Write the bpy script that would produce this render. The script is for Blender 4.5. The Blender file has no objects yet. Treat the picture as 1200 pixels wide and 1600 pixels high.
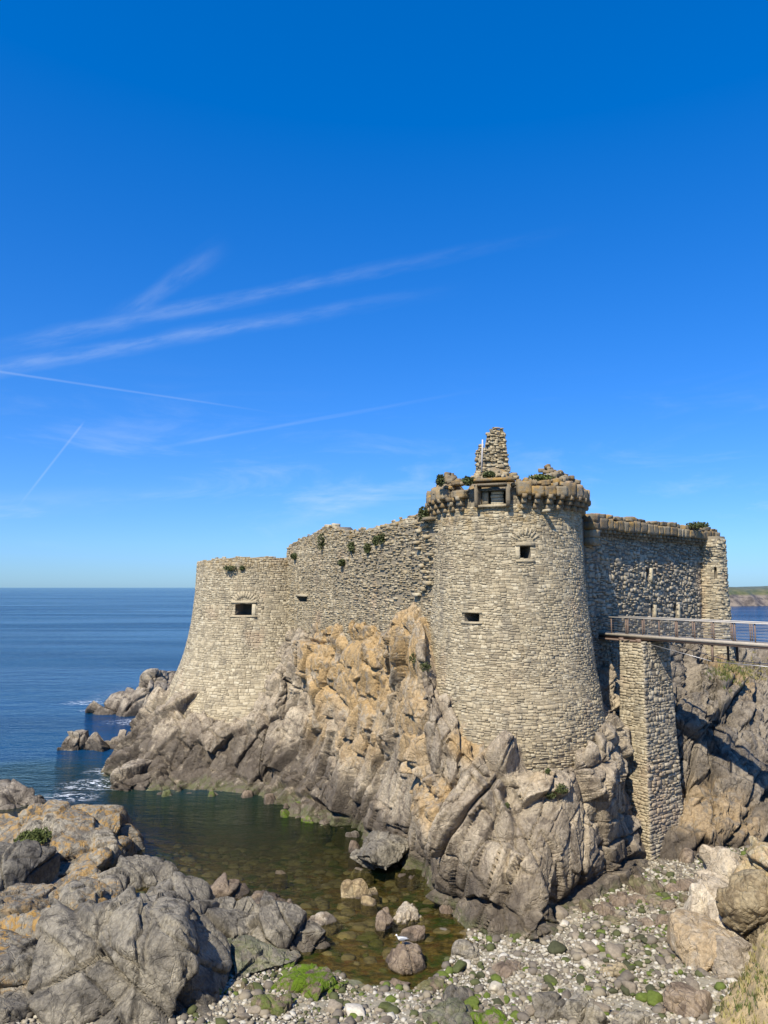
import bpy, math, random
import numpy as np
from mathutils import Vector, Matrix, Euler

R = math.radians
random.seed(7)
scene = bpy.context.scene
COL = scene.collection

# ------------------------------------------------------------------ camera
CAM_H = 16.0
PITCH = R(5.83)
FPX = 1155.6                      # focal length in pixels of a 1200 x 1600 picture
cam_d = bpy.data.cameras.new('camera')
cam = bpy.data.objects.new('camera', cam_d)
COL.objects.link(cam)
cam.location = (0, 0, CAM_H)
cam.rotation_euler = (R(90) + PITCH, 0, 0)
cam_d.sensor_fit = 'VERTICAL'
cam_d.sensor_height = 36.0
cam_d.sensor_width = 27.0
cam_d.lens = 26.0
cam_d.clip_start = 0.1
cam_d.clip_end = 200000.0
scene.camera = cam

# ------------------------------------------------------------------ light
SUN_EL = R(47)
SUN_AZ = R(60)                    # horizontal travel of the light, from +x towards +y
sun_d = bpy.data.lights.new('sun', 'SUN')
sun_d.energy = 5.0
sun_d.angle = R(0.5)
sun_d.color = (1.0, 0.93, 0.80)
sun = bpy.data.objects.new('sun', sun_d)
COL.objects.link(sun)
trav = Vector((math.cos(SUN_AZ) * math.cos(SUN_EL), math.sin(SUN_AZ) * math.cos(SUN_EL), -math.sin(SUN_EL)))
sun.rotation_euler = trav.to_track_quat('-Z', 'Y').to_euler()
sun.location = (-30, -30, 60)

scene.view_settings.view_transform = 'Standard'
scene.view_settings.look = 'None'
scene.view_settings.exposure = 0.38
scene.view_settings.gamma = 1.0
scene.view_settings.use_curve_mapping = False
scene.cycles.use_denoising = True
scene.cycles.max_bounces = 5
scene.cycles.diffuse_bounces = 1
scene.cycles.transparent_max_bounces = 8
scene.cycles.caustics_reflective = False
scene.cycles.caustics_refractive = False


def pix_dir(px, py):
    u = (px - 600) / FPX
    v = -(py - 800) / FPX
    return np.array([u, math.cos(PITCH) - v * math.sin(PITCH), math.sin(PITCH) + v * math.cos(PITCH)])


def P(px, py, Y):
    """world point at ground distance Y seen in the direction px, py"""
    d = pix_dir(px, py)
    return np.array([0, 0, CAM_H]) + d * (Y / d[1])


def PZ(px, py, z=0.0):
    """world point on the level z"""
    d = pix_dir(px, py)
    return np.array([0, 0, CAM_H]) + d * ((z - CAM_H) / d[2])


# ------------------------------------------------------------------ node helper
class NT:
    def __init__(self, tree):
        self.t = tree
        self.n = tree.nodes
        self.l = tree.links

    def node(self, typ, **kw):
        nd = self.n.new(typ)
        for k, v in kw.items():
            setattr(nd, k, v)
        return nd

    def set(self, sock, v):
        if isinstance(v, bpy.types.NodeSocket):
            self.l.new(v, sock)
        elif v is not None:
            if isinstance(v, (tuple, list)) and len(v) == 3 and sock.type == 'RGBA':
                v = (*v, 1)
            sock.default_value = v

    def math(self, op, a, b=None, c=None, clamp=False):
        nd = self.node('ShaderNodeMath', operation=op, use_clamp=clamp)
        self.set(nd.inputs[0], a)
        self.set(nd.inputs[1], b)
        self.set(nd.inputs[2], c)
        return nd.outputs[0]

    def vmath(self, op, a, b=None, scale=None):
        nd = self.node('ShaderNodeVectorMath', operation=op)
        self.set(nd.inputs[0], a)
        self.set(nd.inputs[1], b)
        if scale is not None:
            self.set(nd.inputs['Scale'], scale)
        return nd.outputs['Value'] if op in ('DOT_PRODUCT', 'LENGTH', 'DISTANCE') else nd.outputs[0]

    def mix(self, f, a, b, blend='MIX'):
        nd = self.node('ShaderNodeMix', data_type='RGBA', blend_type=blend)
        self.set(nd.inputs[0], f)
        self.set(nd.inputs[6], a)
        self.set(nd.inputs[7], b)
        return nd.outputs[2]

    def noise(self, vec, scale, detail=4, rough=0.55, dist=0.0):
        nd = self.node('ShaderNodeTexNoise')
        if vec is not None:
            self.l.new(vec, nd.inputs['Vector'])
        nd.inputs['Scale'].default_value = scale
        nd.inputs['Detail'].default_value = detail
        nd.inputs['Roughness'].default_value = rough
        nd.inputs['Distortion'].default_value = dist
        return nd.outputs['Fac']

    def ramp(self, v, lo, hi, a=0.0, b=1.0):
        nd = self.node('ShaderNodeMapRange', interpolation_type='SMOOTHSTEP')
        self.set(nd.inputs[0], v)
        nd.inputs[1].default_value = lo
        nd.inputs[2].default_value = hi
        nd.inputs[3].default_value = a
        nd.inputs[4].default_value = b
        return nd.outputs[0]

    def attr(self, name):
        return self.node('ShaderNodeAttribute', attribute_name=name).outputs['Fac']

    def mapping(self, vec, scale=(1, 1, 1), rot=(0, 0, 0)):
        nd = self.node('ShaderNodeMapping')
        self.l.new(vec, nd.inputs['Vector'])
        nd.inputs['Scale'].default_value = scale
        nd.inputs['Rotation'].default_value = rot
        return nd.outputs[0]


# ------------------------------------------------------------------ world: sky with cirrus and vapour trails
world = bpy.data.worlds.new('World')
scene.world = world
world.use_nodes = True
W = NT(world.node_tree)
W.n.clear()
sky = W.node('ShaderNodeTexSky', sky_type='NISHITA')
sky.sun_disc = False
sky.sun_elevation = SUN_EL
sky.sun_rotation = math.atan2(-math.cos(SUN_AZ), -math.sin(SUN_AZ))
sky.altitude = 0
sky.air_density = 1.0
sky.dust_density = 0.35
sky.ozone_density = 3.5
hs = W.node('ShaderNodeHueSaturation')
hs.inputs['Hue'].default_value = 0.5
hs.inputs['Saturation'].default_value = 1.42
hs.inputs['Value'].default_value = 1.0
W.l.new(sky.outputs[0], hs.inputs['Color'])
gm = W.node('ShaderNodeGamma')
gm.inputs['Gamma'].default_value = 0.725
W.l.new(hs.outputs[0], gm.inputs['Color'])
graded = W.mix(1.0, gm.outputs[0], (0.592, 1.0, 1.72), 'MULTIPLY')
tc = W.node('ShaderNodeTexCoord').outputs['Generated']
sep = W.node('ShaderNodeSeparateXYZ')
W.l.new(tc, sep.inputs[0])


def nrm(v):
    return v / np.linalg.norm(v)


def trail(a, b, width, strength, breakup, fade0=0.15, fade1=0.3, seed=0.0):
    da, db = nrm(pix_dir(*a)), nrm(pix_dir(*b))
    n = nrm(np.cross(da, db))
    e = nrm(db - da)
    ta, tb = float(da @ e), float(db @ e)
    t = W.vmath('DOT_PRODUCT', tc, tuple(e))
    d = W.vmath('DOT_PRODUCT', tc, tuple(n))
    cb_ = W.node('ShaderNodeCombineXYZ')
    W.set(cb_.inputs[0], W.math('MULTIPLY', t, 5.0))
    W.set(cb_.inputs[1], W.math('MULTIPLY', d, 0.35 / width))
    cb_.inputs[2].default_value = seed * 3.1
    nz = W.noise(cb_.outputs[0], 1.0, 3, 0.55)
    d = W.math('ADD', d, W.math('MULTIPLY', W.math('SUBTRACT', nz, 0.5), width * 1.5 * breakup))
    core = W.ramp(W.math('ABSOLUTE', d), 0.0, width, 1.0, 0.0)
    L = tb - ta
    f = W.math('MULTIPLY', W.ramp(t, ta, ta + L * fade0), W.ramp(t, tb - L * fade1, tb, 1.0, 0.0))
    fine = W.noise(cb_.outputs[0], 3.2, 5, 0.62)
    fz = W.ramp(fine, 0.28, 0.72, 1.0 - breakup * 0.85, 1.0)
    return W.math('MULTIPLY', W.math('MULTIPLY', core, f), W.math('MULTIPLY', fz, strength))


masks = [
    trail((-60, 556), (960, 345), 0.013, 0.135, 1.0, 0.15, 0.7, 1.0),
    trail((-120, 598), (760, 440), 0.015, 0.18, 1.0, 0.05, 0.6, 2.3),
    trail((-60, 572), (470, 651), 0.0022, 0.15, 0.5, 0.1, 0.6, 3.1),
    trail((22, 800), (134, 656), 0.0022, 0.15, 0.3, 0.4, 0.1, 4.4),
    trail((190, 710), (800, 600), 0.0034, 0.10, 0.6, 0.25, 0.6, 5.2),
    trail((150, 520), (370, 375), 0.020, 0.10, 1.0, 0.3, 0.4, 6.6),
    trail((400, 830), (700, 745), 0.017, 0.17, 1.0, 0.4, 0.45, 8.6),
    trail((-100, 800), (330, 760), 0.022, 0.08, 1.0, 0.2, 0.5, 9.1),
]
# thin cirrus veil all round the lower sky
cv = W.mapping(tc, (2.0, 2.0, 9.0), (0, R(12), 0))
cir = W.ramp(W.noise(cv, 2.2, 7, 0.62, 0.6), 0.50, 0.78)
low = W.math('MULTIPLY', W.ramp(sep.outputs[2], 0.02, 0.10), W.ramp(sep.outputs[2], 0.10, 0.30, 1.0, 0.0))
tot = W.math('MULTIPLY', cir, W.math('MULTIPLY', low, 0.24))
for m_ in masks:
    tot = W.math('ADD', tot, m_)
tot = W.math('MINIMUM', tot, 0.8)
skyc = W.mix(tot, graded, (4.9, 5.6, 6.2))
bg = W.node('ShaderNodeBackground')
bg.inputs['Strength'].default_value = 0.128
W.l.new(skyc, bg.inputs['Color'])
wo = W.node('ShaderNodeOutputWorld')
W.l.new(bg.outputs[0], wo.inputs['Surface'])


# ------------------------------------------------------------------ numpy noise
def hash3(ix, iy, iz, seed):
    h = (ix.astype(np.int64) * 374761393 + iy.astype(np.int64) * 668265263 + iz.astype(np.int64) * 2147483647 + seed * 974634777) & 0xFFFFFFFF
    h = ((h ^ (h >> 13)) * 1274126177) & 0xFFFFFFFF
    h = ((h ^ (h >> 16)) * 2246822519) & 0xFFFFFFFF
    return (h ^ (h >> 15)) & 0xFFFFFFFF


def u01(h):
    return (h & 0xFFFFFF).astype(np.float64) / 16777215.0


def vnoise(p, seed=0):
    i = np.floor(p).astype(np.int64)
    f = p - i
    f = f * f * (3 - 2 * f)
    out = 0
    for dx in (0, 1):
        wx = f[:, 0] if dx else 1 - f[:, 0]
        for dy in (0, 1):
            wy = f[:, 1] if dy else 1 - f[:, 1]
            for dz in (0, 1):
                wz = f[:, 2] if dz else 1 - f[:, 2]
                out = out + wx * wy * wz * u01(hash3(i[:, 0] + dx, i[:, 1] + dy, i[:, 2] + dz, seed))
    return out


def fbm(p, oct=4, seed=0, gain=0.5):
    s, a, t = 0, 1.0, 0
    q = p.copy()
    for k in range(oct):
        s = s + a * (vnoise(q, seed + k * 17) - 0.5)
        t += a
        a *= gain
        q = q * 2.03 + 11.3
    return s / t


def worley(q, seed):
    i = np.floor(q).astype(np.int64)
    N = len(q)
    F1 = np.full(N, 9.0)
    F2 = np.full(N, 9.0)
    C = np.zeros((N, 3))
    ID = np.zeros(N, np.int64)
    for dx in (-1, 0, 1):
        for dy in (-1, 0, 1):
            for dz in (-1, 0, 1):
                cx, cy, cz = i[:, 0] + dx, i[:, 1] + dy, i[:, 2] + dz
                h = hash3(cx, cy, cz, seed)
                c = np.stack([cx + 0.1 + 0.8 * u01(h), cy + 0.1 + 0.8 * u01(h * 7 + 3 >> 4), cz + 0.1 + 0.8 * u01(h * 31 + 11 >> 5)], 1)
                d = np.sqrt(((q - c) ** 2).sum(1))
                closer = d < F1
                F2 = np.where(closer, F1, np.minimum(F2, d))
                F1 = np.where(closer, d, F1)
                C[closer] = c[closer]
                ID[closer] = h[closer]
    return F1, F2, C, ID


def sstep(a, b, x):
    t = np.clip((x - a) / (b - a), 0, 1)
    return t * t * (3 - 2 * t)


def blocks(p, size, seed, tilt=0.9, offs=0.5, crack=0.35, cw=0.12, rot=(0, 0, 0), aniso=(1, 1, 1)):
    """fractured-rock relief: every cell is a tilted facet, set off from its neighbours by a crack; result in units of size"""
    M = np.array(Euler(rot).to_matrix())
    q = (p @ M) / size * np.array(aniso)
    q = q + 0.22 * np.stack([fbm(q * 1.7, 3, seed + 3), fbm(q * 1.7 + 31, 3, seed + 4), fbm(q * 1.7 + 57, 3, seed + 5)], 1) * 2
    F1, F2, C, ID = worley(q, seed)
    g = np.stack([u01(ID * 13 + 1 >> 3), u01(ID * 29 + 5 >> 4), u01(ID * 53 + 7 >> 2)], 1) * 2 - 1
    h = ((q - C) * g).sum(1) * tilt + (u01(ID * 71 + 9 >> 5) - 0.5) * offs
    h = h - crack * (1 - sstep(0.0, cw, F2 - F1)) * (0.35 + 0.65 * u01(ID * 91 + 2 >> 3))
    return h, F2 - F1


def jblocks(p, size, seed, rot=(0, 0, 0), aniso=(1, 1, 1), tilt=1.1, offs=0.8, crack=0.9, cw=0.035, warp=0.22, rnd=0.06):
    """jointed rock: three sets of fractures cut the face into offset, tilted blocks with straight edges"""
    M = np.array(rot) if np.ndim(rot) == 2 else np.array(Euler(rot).to_matrix())
    q = (p @ M) / size * np.array(aniso)
    q = q + warp * 2 * np.stack([fbm(q * 0.8 + 7 * k, 3, seed + 3 + k) for k in range(3)], 1)
    i0 = np.floor(q[:, 0]).astype(np.int64)
    f0 = q[:, 0] - i0
    z = np.zeros_like(i0)
    s0 = u01(hash3(i0, z, z, seed + 11))
    q1 = q[:, 1] * (0.7 + 0.7 * s0) + s0 * 5 + (q[:, 0] - i0 - 0.5) * (s0 - 0.5) * 1.2
    i1 = np.floor(q1).astype(np.int64)
    f1 = q1 - i1
    s1 = u01(hash3(i0, i1, z, seed + 12))
    q2 = q[:, 2] * (0.7 + 0.7 * s1) + s1 * 5 + (f1 - 0.5) * (s1 - 0.5) * 1.2
    q2 = q2 + 0.38 * np.sin(q2 * 1.9 + s1 * 20) + 0.22 * np.sin(q2 * 4.3 + s0 * 30)
    i2 = np.floor(q2).astype(np.int64)
    f2 = q2 - i2
    ID = hash3(i0, i1, i2, seed + 13)
    F = np.stack([f0, f1, f2], 1) - 0.5
    g = np.stack([u01(ID * 13 + 1 >> 3), u01(ID * 29 + 5 >> 4), u01(ID * 53 + 7 >> 2)], 1) * 2 - 1
    e = (0.5 - np.abs(F)).min(1)
    h = (F * g).sum(1) * tilt + (u01(ID * 71 + 9 >> 5) - 0.5) * offs
    cut = (1 - sstep(0.0, cw, e)) * u01(ID * 91 + 2 >> 3)
    h = h - crack * cut - rnd * (1 - sstep(0, 0.22, e)) ** 2
    return h, cut


# ------------------------------------------------------------------ mesh helpers
def mesh_np(name, verts, faces, mat=None, attrs=None, smooth=False):
    me = bpy.data.meshes.new(name)
    verts = np.ascontiguousarray(verts, np.float32)
    faces = np.asarray(faces, np.int32)
    M, k = faces.shape
    me.vertices.add(len(verts))
    me.vertices.foreach_set('co', verts.ravel())
    me.loops.add(M * k)
    me.loops.foreach_set('vertex_index', np.ascontiguousarray(faces).ravel())
    me.polygons.add(M)
    me.polygons.foreach_set('loop_start', np.arange(M, dtype=np.int32) * k)
    if smooth:
        me.polygons.foreach_set('use_smooth', np.ones(M, bool))
    me.update(calc_edges=True)
    for kk, v in (attrs or {}).items():
        a = me.attributes.new(kk, 'FLOAT', 'POINT')
        a.data.foreach_set('value', np.ascontiguousarray(v, np.float32))
    if mat:
        me.materials.append(mat)
    return me


def link(name, me, parent=None):
    o = bpy.data.objects.new(name, me)
    COL.objects.link(o)
    if parent is not None:
        o.parent = parent
    return o


def tag(o, label=None, cat=None, group=None, kind=None):
    if label:
        o['label'] = label
    if cat:
        o['category'] = cat
    if group:
        o['group'] = group
    if kind:
        o['kind'] = kind
    return o


def empty(name, loc=(0, 0, 0)):
    o = bpy.data.objects.new(name, None)
    COL.objects.link(o)
    o.location = loc
    return o


def grid_faces(nu, nv, wrap=False):
    i = np.arange(nu if wrap else nu - 1)
    j = np.arange(nv - 1)
    I, J = np.meshgrid(i, j, indexing='ij')
    I2 = (I + 1) % nu
    f = np.stack([I * nv + J, I2 * nv + J, I2 * nv + J + 1, I * nv + J + 1], -1).reshape(-1, 4)
    return f


def catmull(pts, t):
    """pts (n,...) sampled at fractional indices t"""
    n = len(pts)
    i = np.clip(np.floor(t).astype(int), 0, n - 2)
    f = (t - i).reshape((-1,) + (1,) * (pts.ndim - 1))
    p0 = pts[np.clip(i - 1, 0, n - 1)]
    p1 = pts[i]
    p2 = pts[i + 1]
    p3 = pts[np.clip(i + 2, 0, n - 1)]
    return 0.5 * (2 * p1 + (p2 - p0) * f + (2 * p0 - 5 * p1 + 4 * p2 - p3) * f ** 2 + (3 * p1 - p0 - 3 * p2 + p3) * f ** 3)


def loft(columns, nu, nv):
    """columns: lists of 3-D points, foot to top -> (nu, nv, 3)"""
    cs = []
    for c in columns:
        c = np.array(c, float)
        L = np.r_[0, np.cumsum(np.linalg.norm(np.diff(c, axis=0), axis=1))]
        tt = np.interp(np.linspace(0, L[-1], nv), L, np.arange(len(c)))
        lin = np.stack([np.interp(tt, np.arange(len(c)), c[:, k]) for k in range(3)], 1)
        cs.append(0.6 * catmull(c, tt) + 0.4 * lin)
    cs = np.array(cs)
    d = np.linalg.norm(np.diff(cs, axis=0), axis=2).mean(1)
    D = np.r_[0, np.cumsum(d)]
    t = np.interp(np.linspace(0, D[-1], nu), D, np.arange(len(cs)))
    return catmull(cs, t)


def grid_normals(g):
    du = np.gradient(g, axis=0)
    dv = np.gradient(g, axis=1)
    n = np.cross(du, dv)
    return n / np.maximum(np.linalg.norm(n, axis=2, keepdims=True), 1e-9)


def tri_box(sx, sy, sz):
    v = np.array([[x, y, z] for x in (-sx / 2, sx / 2) for y in (-sy / 2, sy / 2) for z in (-sz / 2, sz / 2)], float)
    f = np.array([[0, 1, 3, 2], [4, 6, 7, 5], [0, 4, 5, 1], [2, 3, 7, 6], [0, 2, 6, 4], [1, 5, 7, 3]])
    return v, f


def cube_sphere(n):
    """welded subdivided cube -> unit directions and quads"""
    key, verts, faces = {}, [], []
    lin = np.tan(np.linspace(-1, 1, n + 1) * math.pi / 4)
    for ax in range(3):
        for s in (-1, 1):
            idx = np.zeros((n + 1, n + 1), int)
            for i in range(n + 1):
                for j in range(n + 1):
                    p = [0, 0, 0]
                    p[ax] = s
                    p[(ax + 1) % 3] = lin[i]
                    p[(ax + 2) % 3] = lin[j]
                    k = (round(p[0], 5), round(p[1], 5), round(p[2], 5))
                    if k not in key:
                        key[k] = len(verts)
                        verts.append(p)
                    idx[i, j] = key[k]
            for i in range(n):
                for j in range(n):
                    q = [idx[i, j], idx[i + 1, j], idx[i + 1, j + 1], idx[i, j + 1]]
                    faces.append(q if s > 0 else q[::-1])
    v = np.array(verts, float)
    return v / np.linalg.norm(v, axis=1, keepdims=True), np.array(faces)


_cs = {}


def cs_get(n):
    if n not in _cs:
        _cs[n] = cube_sphere(n)
    return _cs[n]


def rough_block(sx, sy, sz, seed, amp=0.06, n=3, mat=None, tone=None, zone=0.0):
    """weathered squared stone"""
    d, f = cs_get(n)
    k = 40.0
    r = (np.abs(d) ** k).sum(1) ** (-1 / k)
    v = d * r[:, None] * np.array([sx, sy, sz]) / 2
    nz = np.stack([fbm(v * 2.2 / max(sx, sz) + seed * 3.7 + q * 19, 3, seed) for q in range(3)], 1)
    v = v + nz * amp * 2.2
    tn = random.random() if tone is None else tone
    return mesh_np('block', v, f, mat, {'tone': np.full(len(v), tn), 'zone': np.full(len(v), zone)})


# ------------------------------------------------------------------ materials
def new_mat(name):
    m = bpy.data.materials.new(name)
    m.use_nodes = True
    t = NT(m.node_tree)
    t.n.clear()
    out = t.node('ShaderNodeOutputMaterial')
    bs = t.node('ShaderNodeBsdfPrincipled')
    bs.inputs['Specular IOR Level'].default_value = 0.25
    t.l.new(bs.outputs[0], out.inputs['Surface'])
    return m, t, bs, out


def bump(t, bs, h, strength, dist):
    b = t.node('ShaderNodeBump')
    b.inputs['Strength'].default_value = strength
    b.inputs['Distance'].default_value = dist
    t.l.new(h, b.inputs['Height'])
    t.l.new(b.outputs[0], bs.inputs['Normal'])


def geo_pos(t):
    return t.node('ShaderNodeNewGeometry').outputs['Position']


def make_stone_mat(name, cols, lichen=(0.30, 0.19, 0.055), grain=1.0, rough=0.92):
    m, t, bs, out = new_mat(name)
    pos = geo_pos(t)
    tone = t.attr('tone')
    zone = t.attr('zone')
    cr = t.node('ShaderNodeValToRGB')
    els = cr.color_ramp.elements
    while len(els) < len(cols):
        els.new(0.5)
    for e, (p, c) in zip(els, cols):
        e.position = p
        e.color = (*c, 1)
    t.l.new(tone, cr.inputs[0])
    big = t.noise(pos, 0.35, 4, 0.6)
    c = t.mix(t.ramp(big, 0.35, 0.7, 0.0, 0.45), cr.outputs[0], cols[1][1])
    fine = t.noise(pos, 9.0 * grain, 4, 0.65)
    c = t.mix(0.85, c, t.mix(fine, (0.62, 0.60, 0.58), (1.32, 1.33, 1.34)), 'MULTIPLY')
    ln = t.noise(pos, 2.2, 5, 0.65)
    c = t.mix(t.math('MULTIPLY', zone, t.ramp(ln, 0.42, 0.62), clamp=True), c, lichen)
    dk = t.noise(t.mapping(pos, (1.3, 1.3, 0.25)), 1.1, 5, 0.6)
    c = t.mix(t.ramp(dk, 0.50, 0.72, 0.0, 0.55), c, (0.17, 0.15, 0.115))
    warm = t.noise(t.mapping(pos, (0.5, 0.5, 0.35)), 0.7, 4, 0.6)
    c = t.mix(t.ramp(warm, 0.55, 0.72, 0.0, 0.4), c, (0.44, 0.30, 0.19))
    t.l.new(c, bs.inputs['Base Color'])
    bs.inputs['Roughness'].default_value = rough
    h = t.math('ADD', t.math('MULTIPLY', t.noise(pos, 14.0, 5, 0.7), 1.0), t.math('MULTIPLY', t.noise(pos, 45.0, 3, 0.6), 0.35))
    bump(t, bs, h, 0.75, 0.05)
    return m


M_STONE = make_stone_mat('wall_stone', [(0.0, (0.27, 0.223, 0.147)), (0.35, (0.43, 0.36, 0.235)), (0.7, (0.505, 0.425, 0.278)), (1.0, (0.57, 0.50, 0.35))])
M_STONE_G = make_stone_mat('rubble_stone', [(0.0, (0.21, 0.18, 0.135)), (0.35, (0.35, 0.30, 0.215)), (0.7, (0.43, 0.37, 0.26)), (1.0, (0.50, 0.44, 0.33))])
M_PARAPET = make_stone_mat('parapet_stone', [(0.0, (0.14, 0.115, 0.08)), (0.4, (0.22, 0.18, 0.12)), (0.75, (0.29, 0.245, 0.165)), (1.0, (0.36, 0.31, 0.22))], lichen=(0.40, 0.235, 0.06))
M_MORTAR = make_stone_mat('lime_mortar', [(0.0, (0.25, 0.207, 0.14)), (0.4, (0.30, 0.25, 0.17)), (0.7, (0.33, 0.276, 0.187)), (1.0, (0.36, 0.302, 0.206))])
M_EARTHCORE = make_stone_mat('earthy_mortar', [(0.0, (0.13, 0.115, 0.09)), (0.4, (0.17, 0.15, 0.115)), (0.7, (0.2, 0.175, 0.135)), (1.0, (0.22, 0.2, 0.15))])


def make_rock_mat(name, dark, mid, light, ochre=(0.475, 0.325, 0.155), lichen=(0.44, 0.26, 0.075)):
    m, t, bs, out = new_mat(name)
    pos = geo_pos(t)
    warp = t.node('ShaderNodeVectorMath', operation='ADD')
    t.l.new(pos, warp.inputs[0])
    nz = t.node('ShaderNodeTexNoise')
    nz.inputs['Scale'].default_value = 0.8
    nz.inputs['Detail'].default_value = 3
    t.l.new(pos, nz.inputs['Vector'])
    t.l.new(nz.outputs['Color'], warp.inputs[1])
    q = warp.outputs[0]
    n1 = t.noise(q, 0.55, 6, 0.62)
    c = t.mix(t.ramp(n1, 0.36, 0.60), mid, light)
    n2 = t.noise(t.mapping(q, (1.6, 1.6, 0.5), (0.3, 0.2, 0.4)), 1.3, 6, 0.68)
    c = t.mix(t.ramp(n2, 0.47, 0.66, 0.0, 0.85), c, dark)
    tone = t.attr('tone')
    c = t.mix(1.0, c, t.mix(tone, (0.72, 0.72, 0.74), (1.25, 1.22, 1.18)), 'MULTIPLY')
    oc = t.math('MULTIPLY', t.attr('ochre'), t.ramp(t.noise(t.mapping(q, (1.3, 1.3, 0.7)), 1.1, 7, 0.72), 0.40, 0.52), clamp=True)
    c = t.mix(oc, c, ochre)
    fine = t.noise(pos, 7.0, 5, 0.7)
    c = t.mix(0.9, c, t.mix(t.ramp(fine, 0.25, 0.75), (0.68, 0.67, 0.66), (1.36, 1.35, 1.33)), 'MULTIPLY')
    li = t.math('MULTIPLY', t.attr('lichen'), t.math('MULTIPLY', t.ramp(t.noise(q, 2.4, 6, 0.75), 0.50, 0.55), t.ramp(t.noise(q, 0.35, 3, 0.5), 0.40, 0.50)), clamp=True)
    c = t.mix(li, c, lichen)
    wet_shade = t.math('MULTIPLY', t.attr('tide'), t.ramp(t.noise(q, 1.2, 5, 0.6), 0.22, 0.5), clamp=True)
    c = t.mix(t.math('MULTIPLY', wet_shade, 0.82), c, (0.085, 0.068, 0.052))  # dark wet stain; on the cliff it also holds painted shade
    al = t.math('MULTIPLY', t.attr('algae'), t.ramp(t.noise(q, 2.4, 5, 0.65), 0.40, 0.55), clamp=True)
    c = t.mix(al, c, (0.12, 0.19, 0.012))
    t.l.new(c, bs.inputs['Base Color'])
    bs.inputs['Roughness'].default_value = 0.88
    vein = t.node('ShaderNodeTexVoronoi', feature='DISTANCE_TO_EDGE')
    vein.inputs['Scale'].default_value = 1.7
    t.l.new(t.mapping(q, (1, 1, 0.6), (0.5, 0.3, 0)), vein.inputs['Vector'])
    ck = t.ramp(vein.outputs['Distance'], 0.0, 0.05)
    h = t.math('ADD', t.math('MULTIPLY', t.noise(q, 4.0, 6, 0.72), 1.8), t.math('MULTIPLY', t.noise(pos, 30.0, 4, 0.65), 0.3))
    h = t.math('ADD', h, t.math('MULTIPLY', ck, 0.35))
    bump(t, bs, h, 1.0, 0.10)
    return m


M_CLIFF = make_rock_mat('cliff_rock', (0.15, 0.122, 0.09), (0.33, 0.275, 0.20), (0.46, 0.39, 0.28))
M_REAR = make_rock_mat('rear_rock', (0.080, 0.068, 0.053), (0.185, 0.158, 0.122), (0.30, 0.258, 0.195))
M_GREY = make_rock_mat('grey_rock', (0.055, 0.050, 0.042), (0.15, 0.136, 0.11), (0.31, 0.28, 0.215))
M_PALE = make_rock_mat('pale_rock', (0.24, 0.19, 0.13), (0.42, 0.35, 0.25), (0.56, 0.49, 0.37))
M_TAN = make_rock_mat('tan_rock', (0.16, 0.12, 0.07), (0.32, 0.24, 0.13), (0.44, 0.36, 0.22))
M_BROWN = make_rock_mat('brown_rock', (0.10, 0.075, 0.055), (0.19, 0.145, 0.105), (0.27, 0.215, 0.155))
M_SEAROCK = make_rock_mat('sea_rock', (0.045, 0.038, 0.032), (0.16, 0.135, 0.105), (0.34, 0.295, 0.225))


def simple_mat(name, col, rough=0.7, var=0.3, scale=8.0, metal=0.0, bumpk=0.2):
    m, t, bs, out = new_mat(name)
    pos = geo_pos(t)
    n = t.noise(pos, scale, 4, 0.6)
    c = t.mix(1.0, col, t.mix(n, (1 - var,) * 3, (1 + var,) * 3), 'MULTIPLY')
    t.l.new(c, bs.inputs['Base Color'])
    bs.inputs['Roughness'].default_value = rough
    bs.inputs['Metallic'].default_value = metal
    if bumpk:
        bump(t, bs, n, bumpk, 0.01)
    return m


M_RUST = simple_mat('rusty_steel', (0.20, 0.14, 0.105), 0.8, 0.4, 12)
M_WOOD = simple_mat('weathered_wood', (0.40, 0.35, 0.28), 0.85, 0.3, 6)
M_RAIL = simple_mat('silvered_rail_wood', (0.52, 0.48, 0.42), 0.7, 0.2, 6)
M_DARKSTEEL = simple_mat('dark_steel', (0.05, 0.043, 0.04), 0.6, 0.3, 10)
M_CABLE = simple_mat('steel_cable', (0.42, 0.41, 0.40), 0.4, 0.15, 20, 0.6, 0.0)
M_POLE = simple_mat('white_paint', (0.52, 0.49, 0.46), 0.5, 0.12, 8, 0, 0.0)
M_PLANT = simple_mat('wall_plant_leaf', (0.075, 0.088, 0.03), 0.7, 0.5, 5, 0, 0.0)
M_STALK = simple_mat('plant_stalk', (0.16, 0.12, 0.06), 0.8, 0.3, 5, 0, 0.0)
M_GRASSG = simple_mat('green_grass', (0.105, 0.125, 0.035), 0.8, 0.5, 1.5, 0, 0.0)
M_GRASS = simple_mat('dry_grass', (0.30, 0.26, 0.10), 0.8, 0.4, 1.5, 0, 0.0)
M_GULLW = simple_mat('white_plumage', (0.82, 0.82, 0.80), 0.8, 0.05, 8, 0, 0.0)
M_GULLG = simple_mat('grey_plumage', (0.33, 0.35, 0.38), 0.8, 0.08, 8, 0, 0.0)
M_BEAK = simple_mat('yellow_beak', (0.65, 0.42, 0.06), 0.5, 0.05, 8, 0, 0.0)


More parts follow.
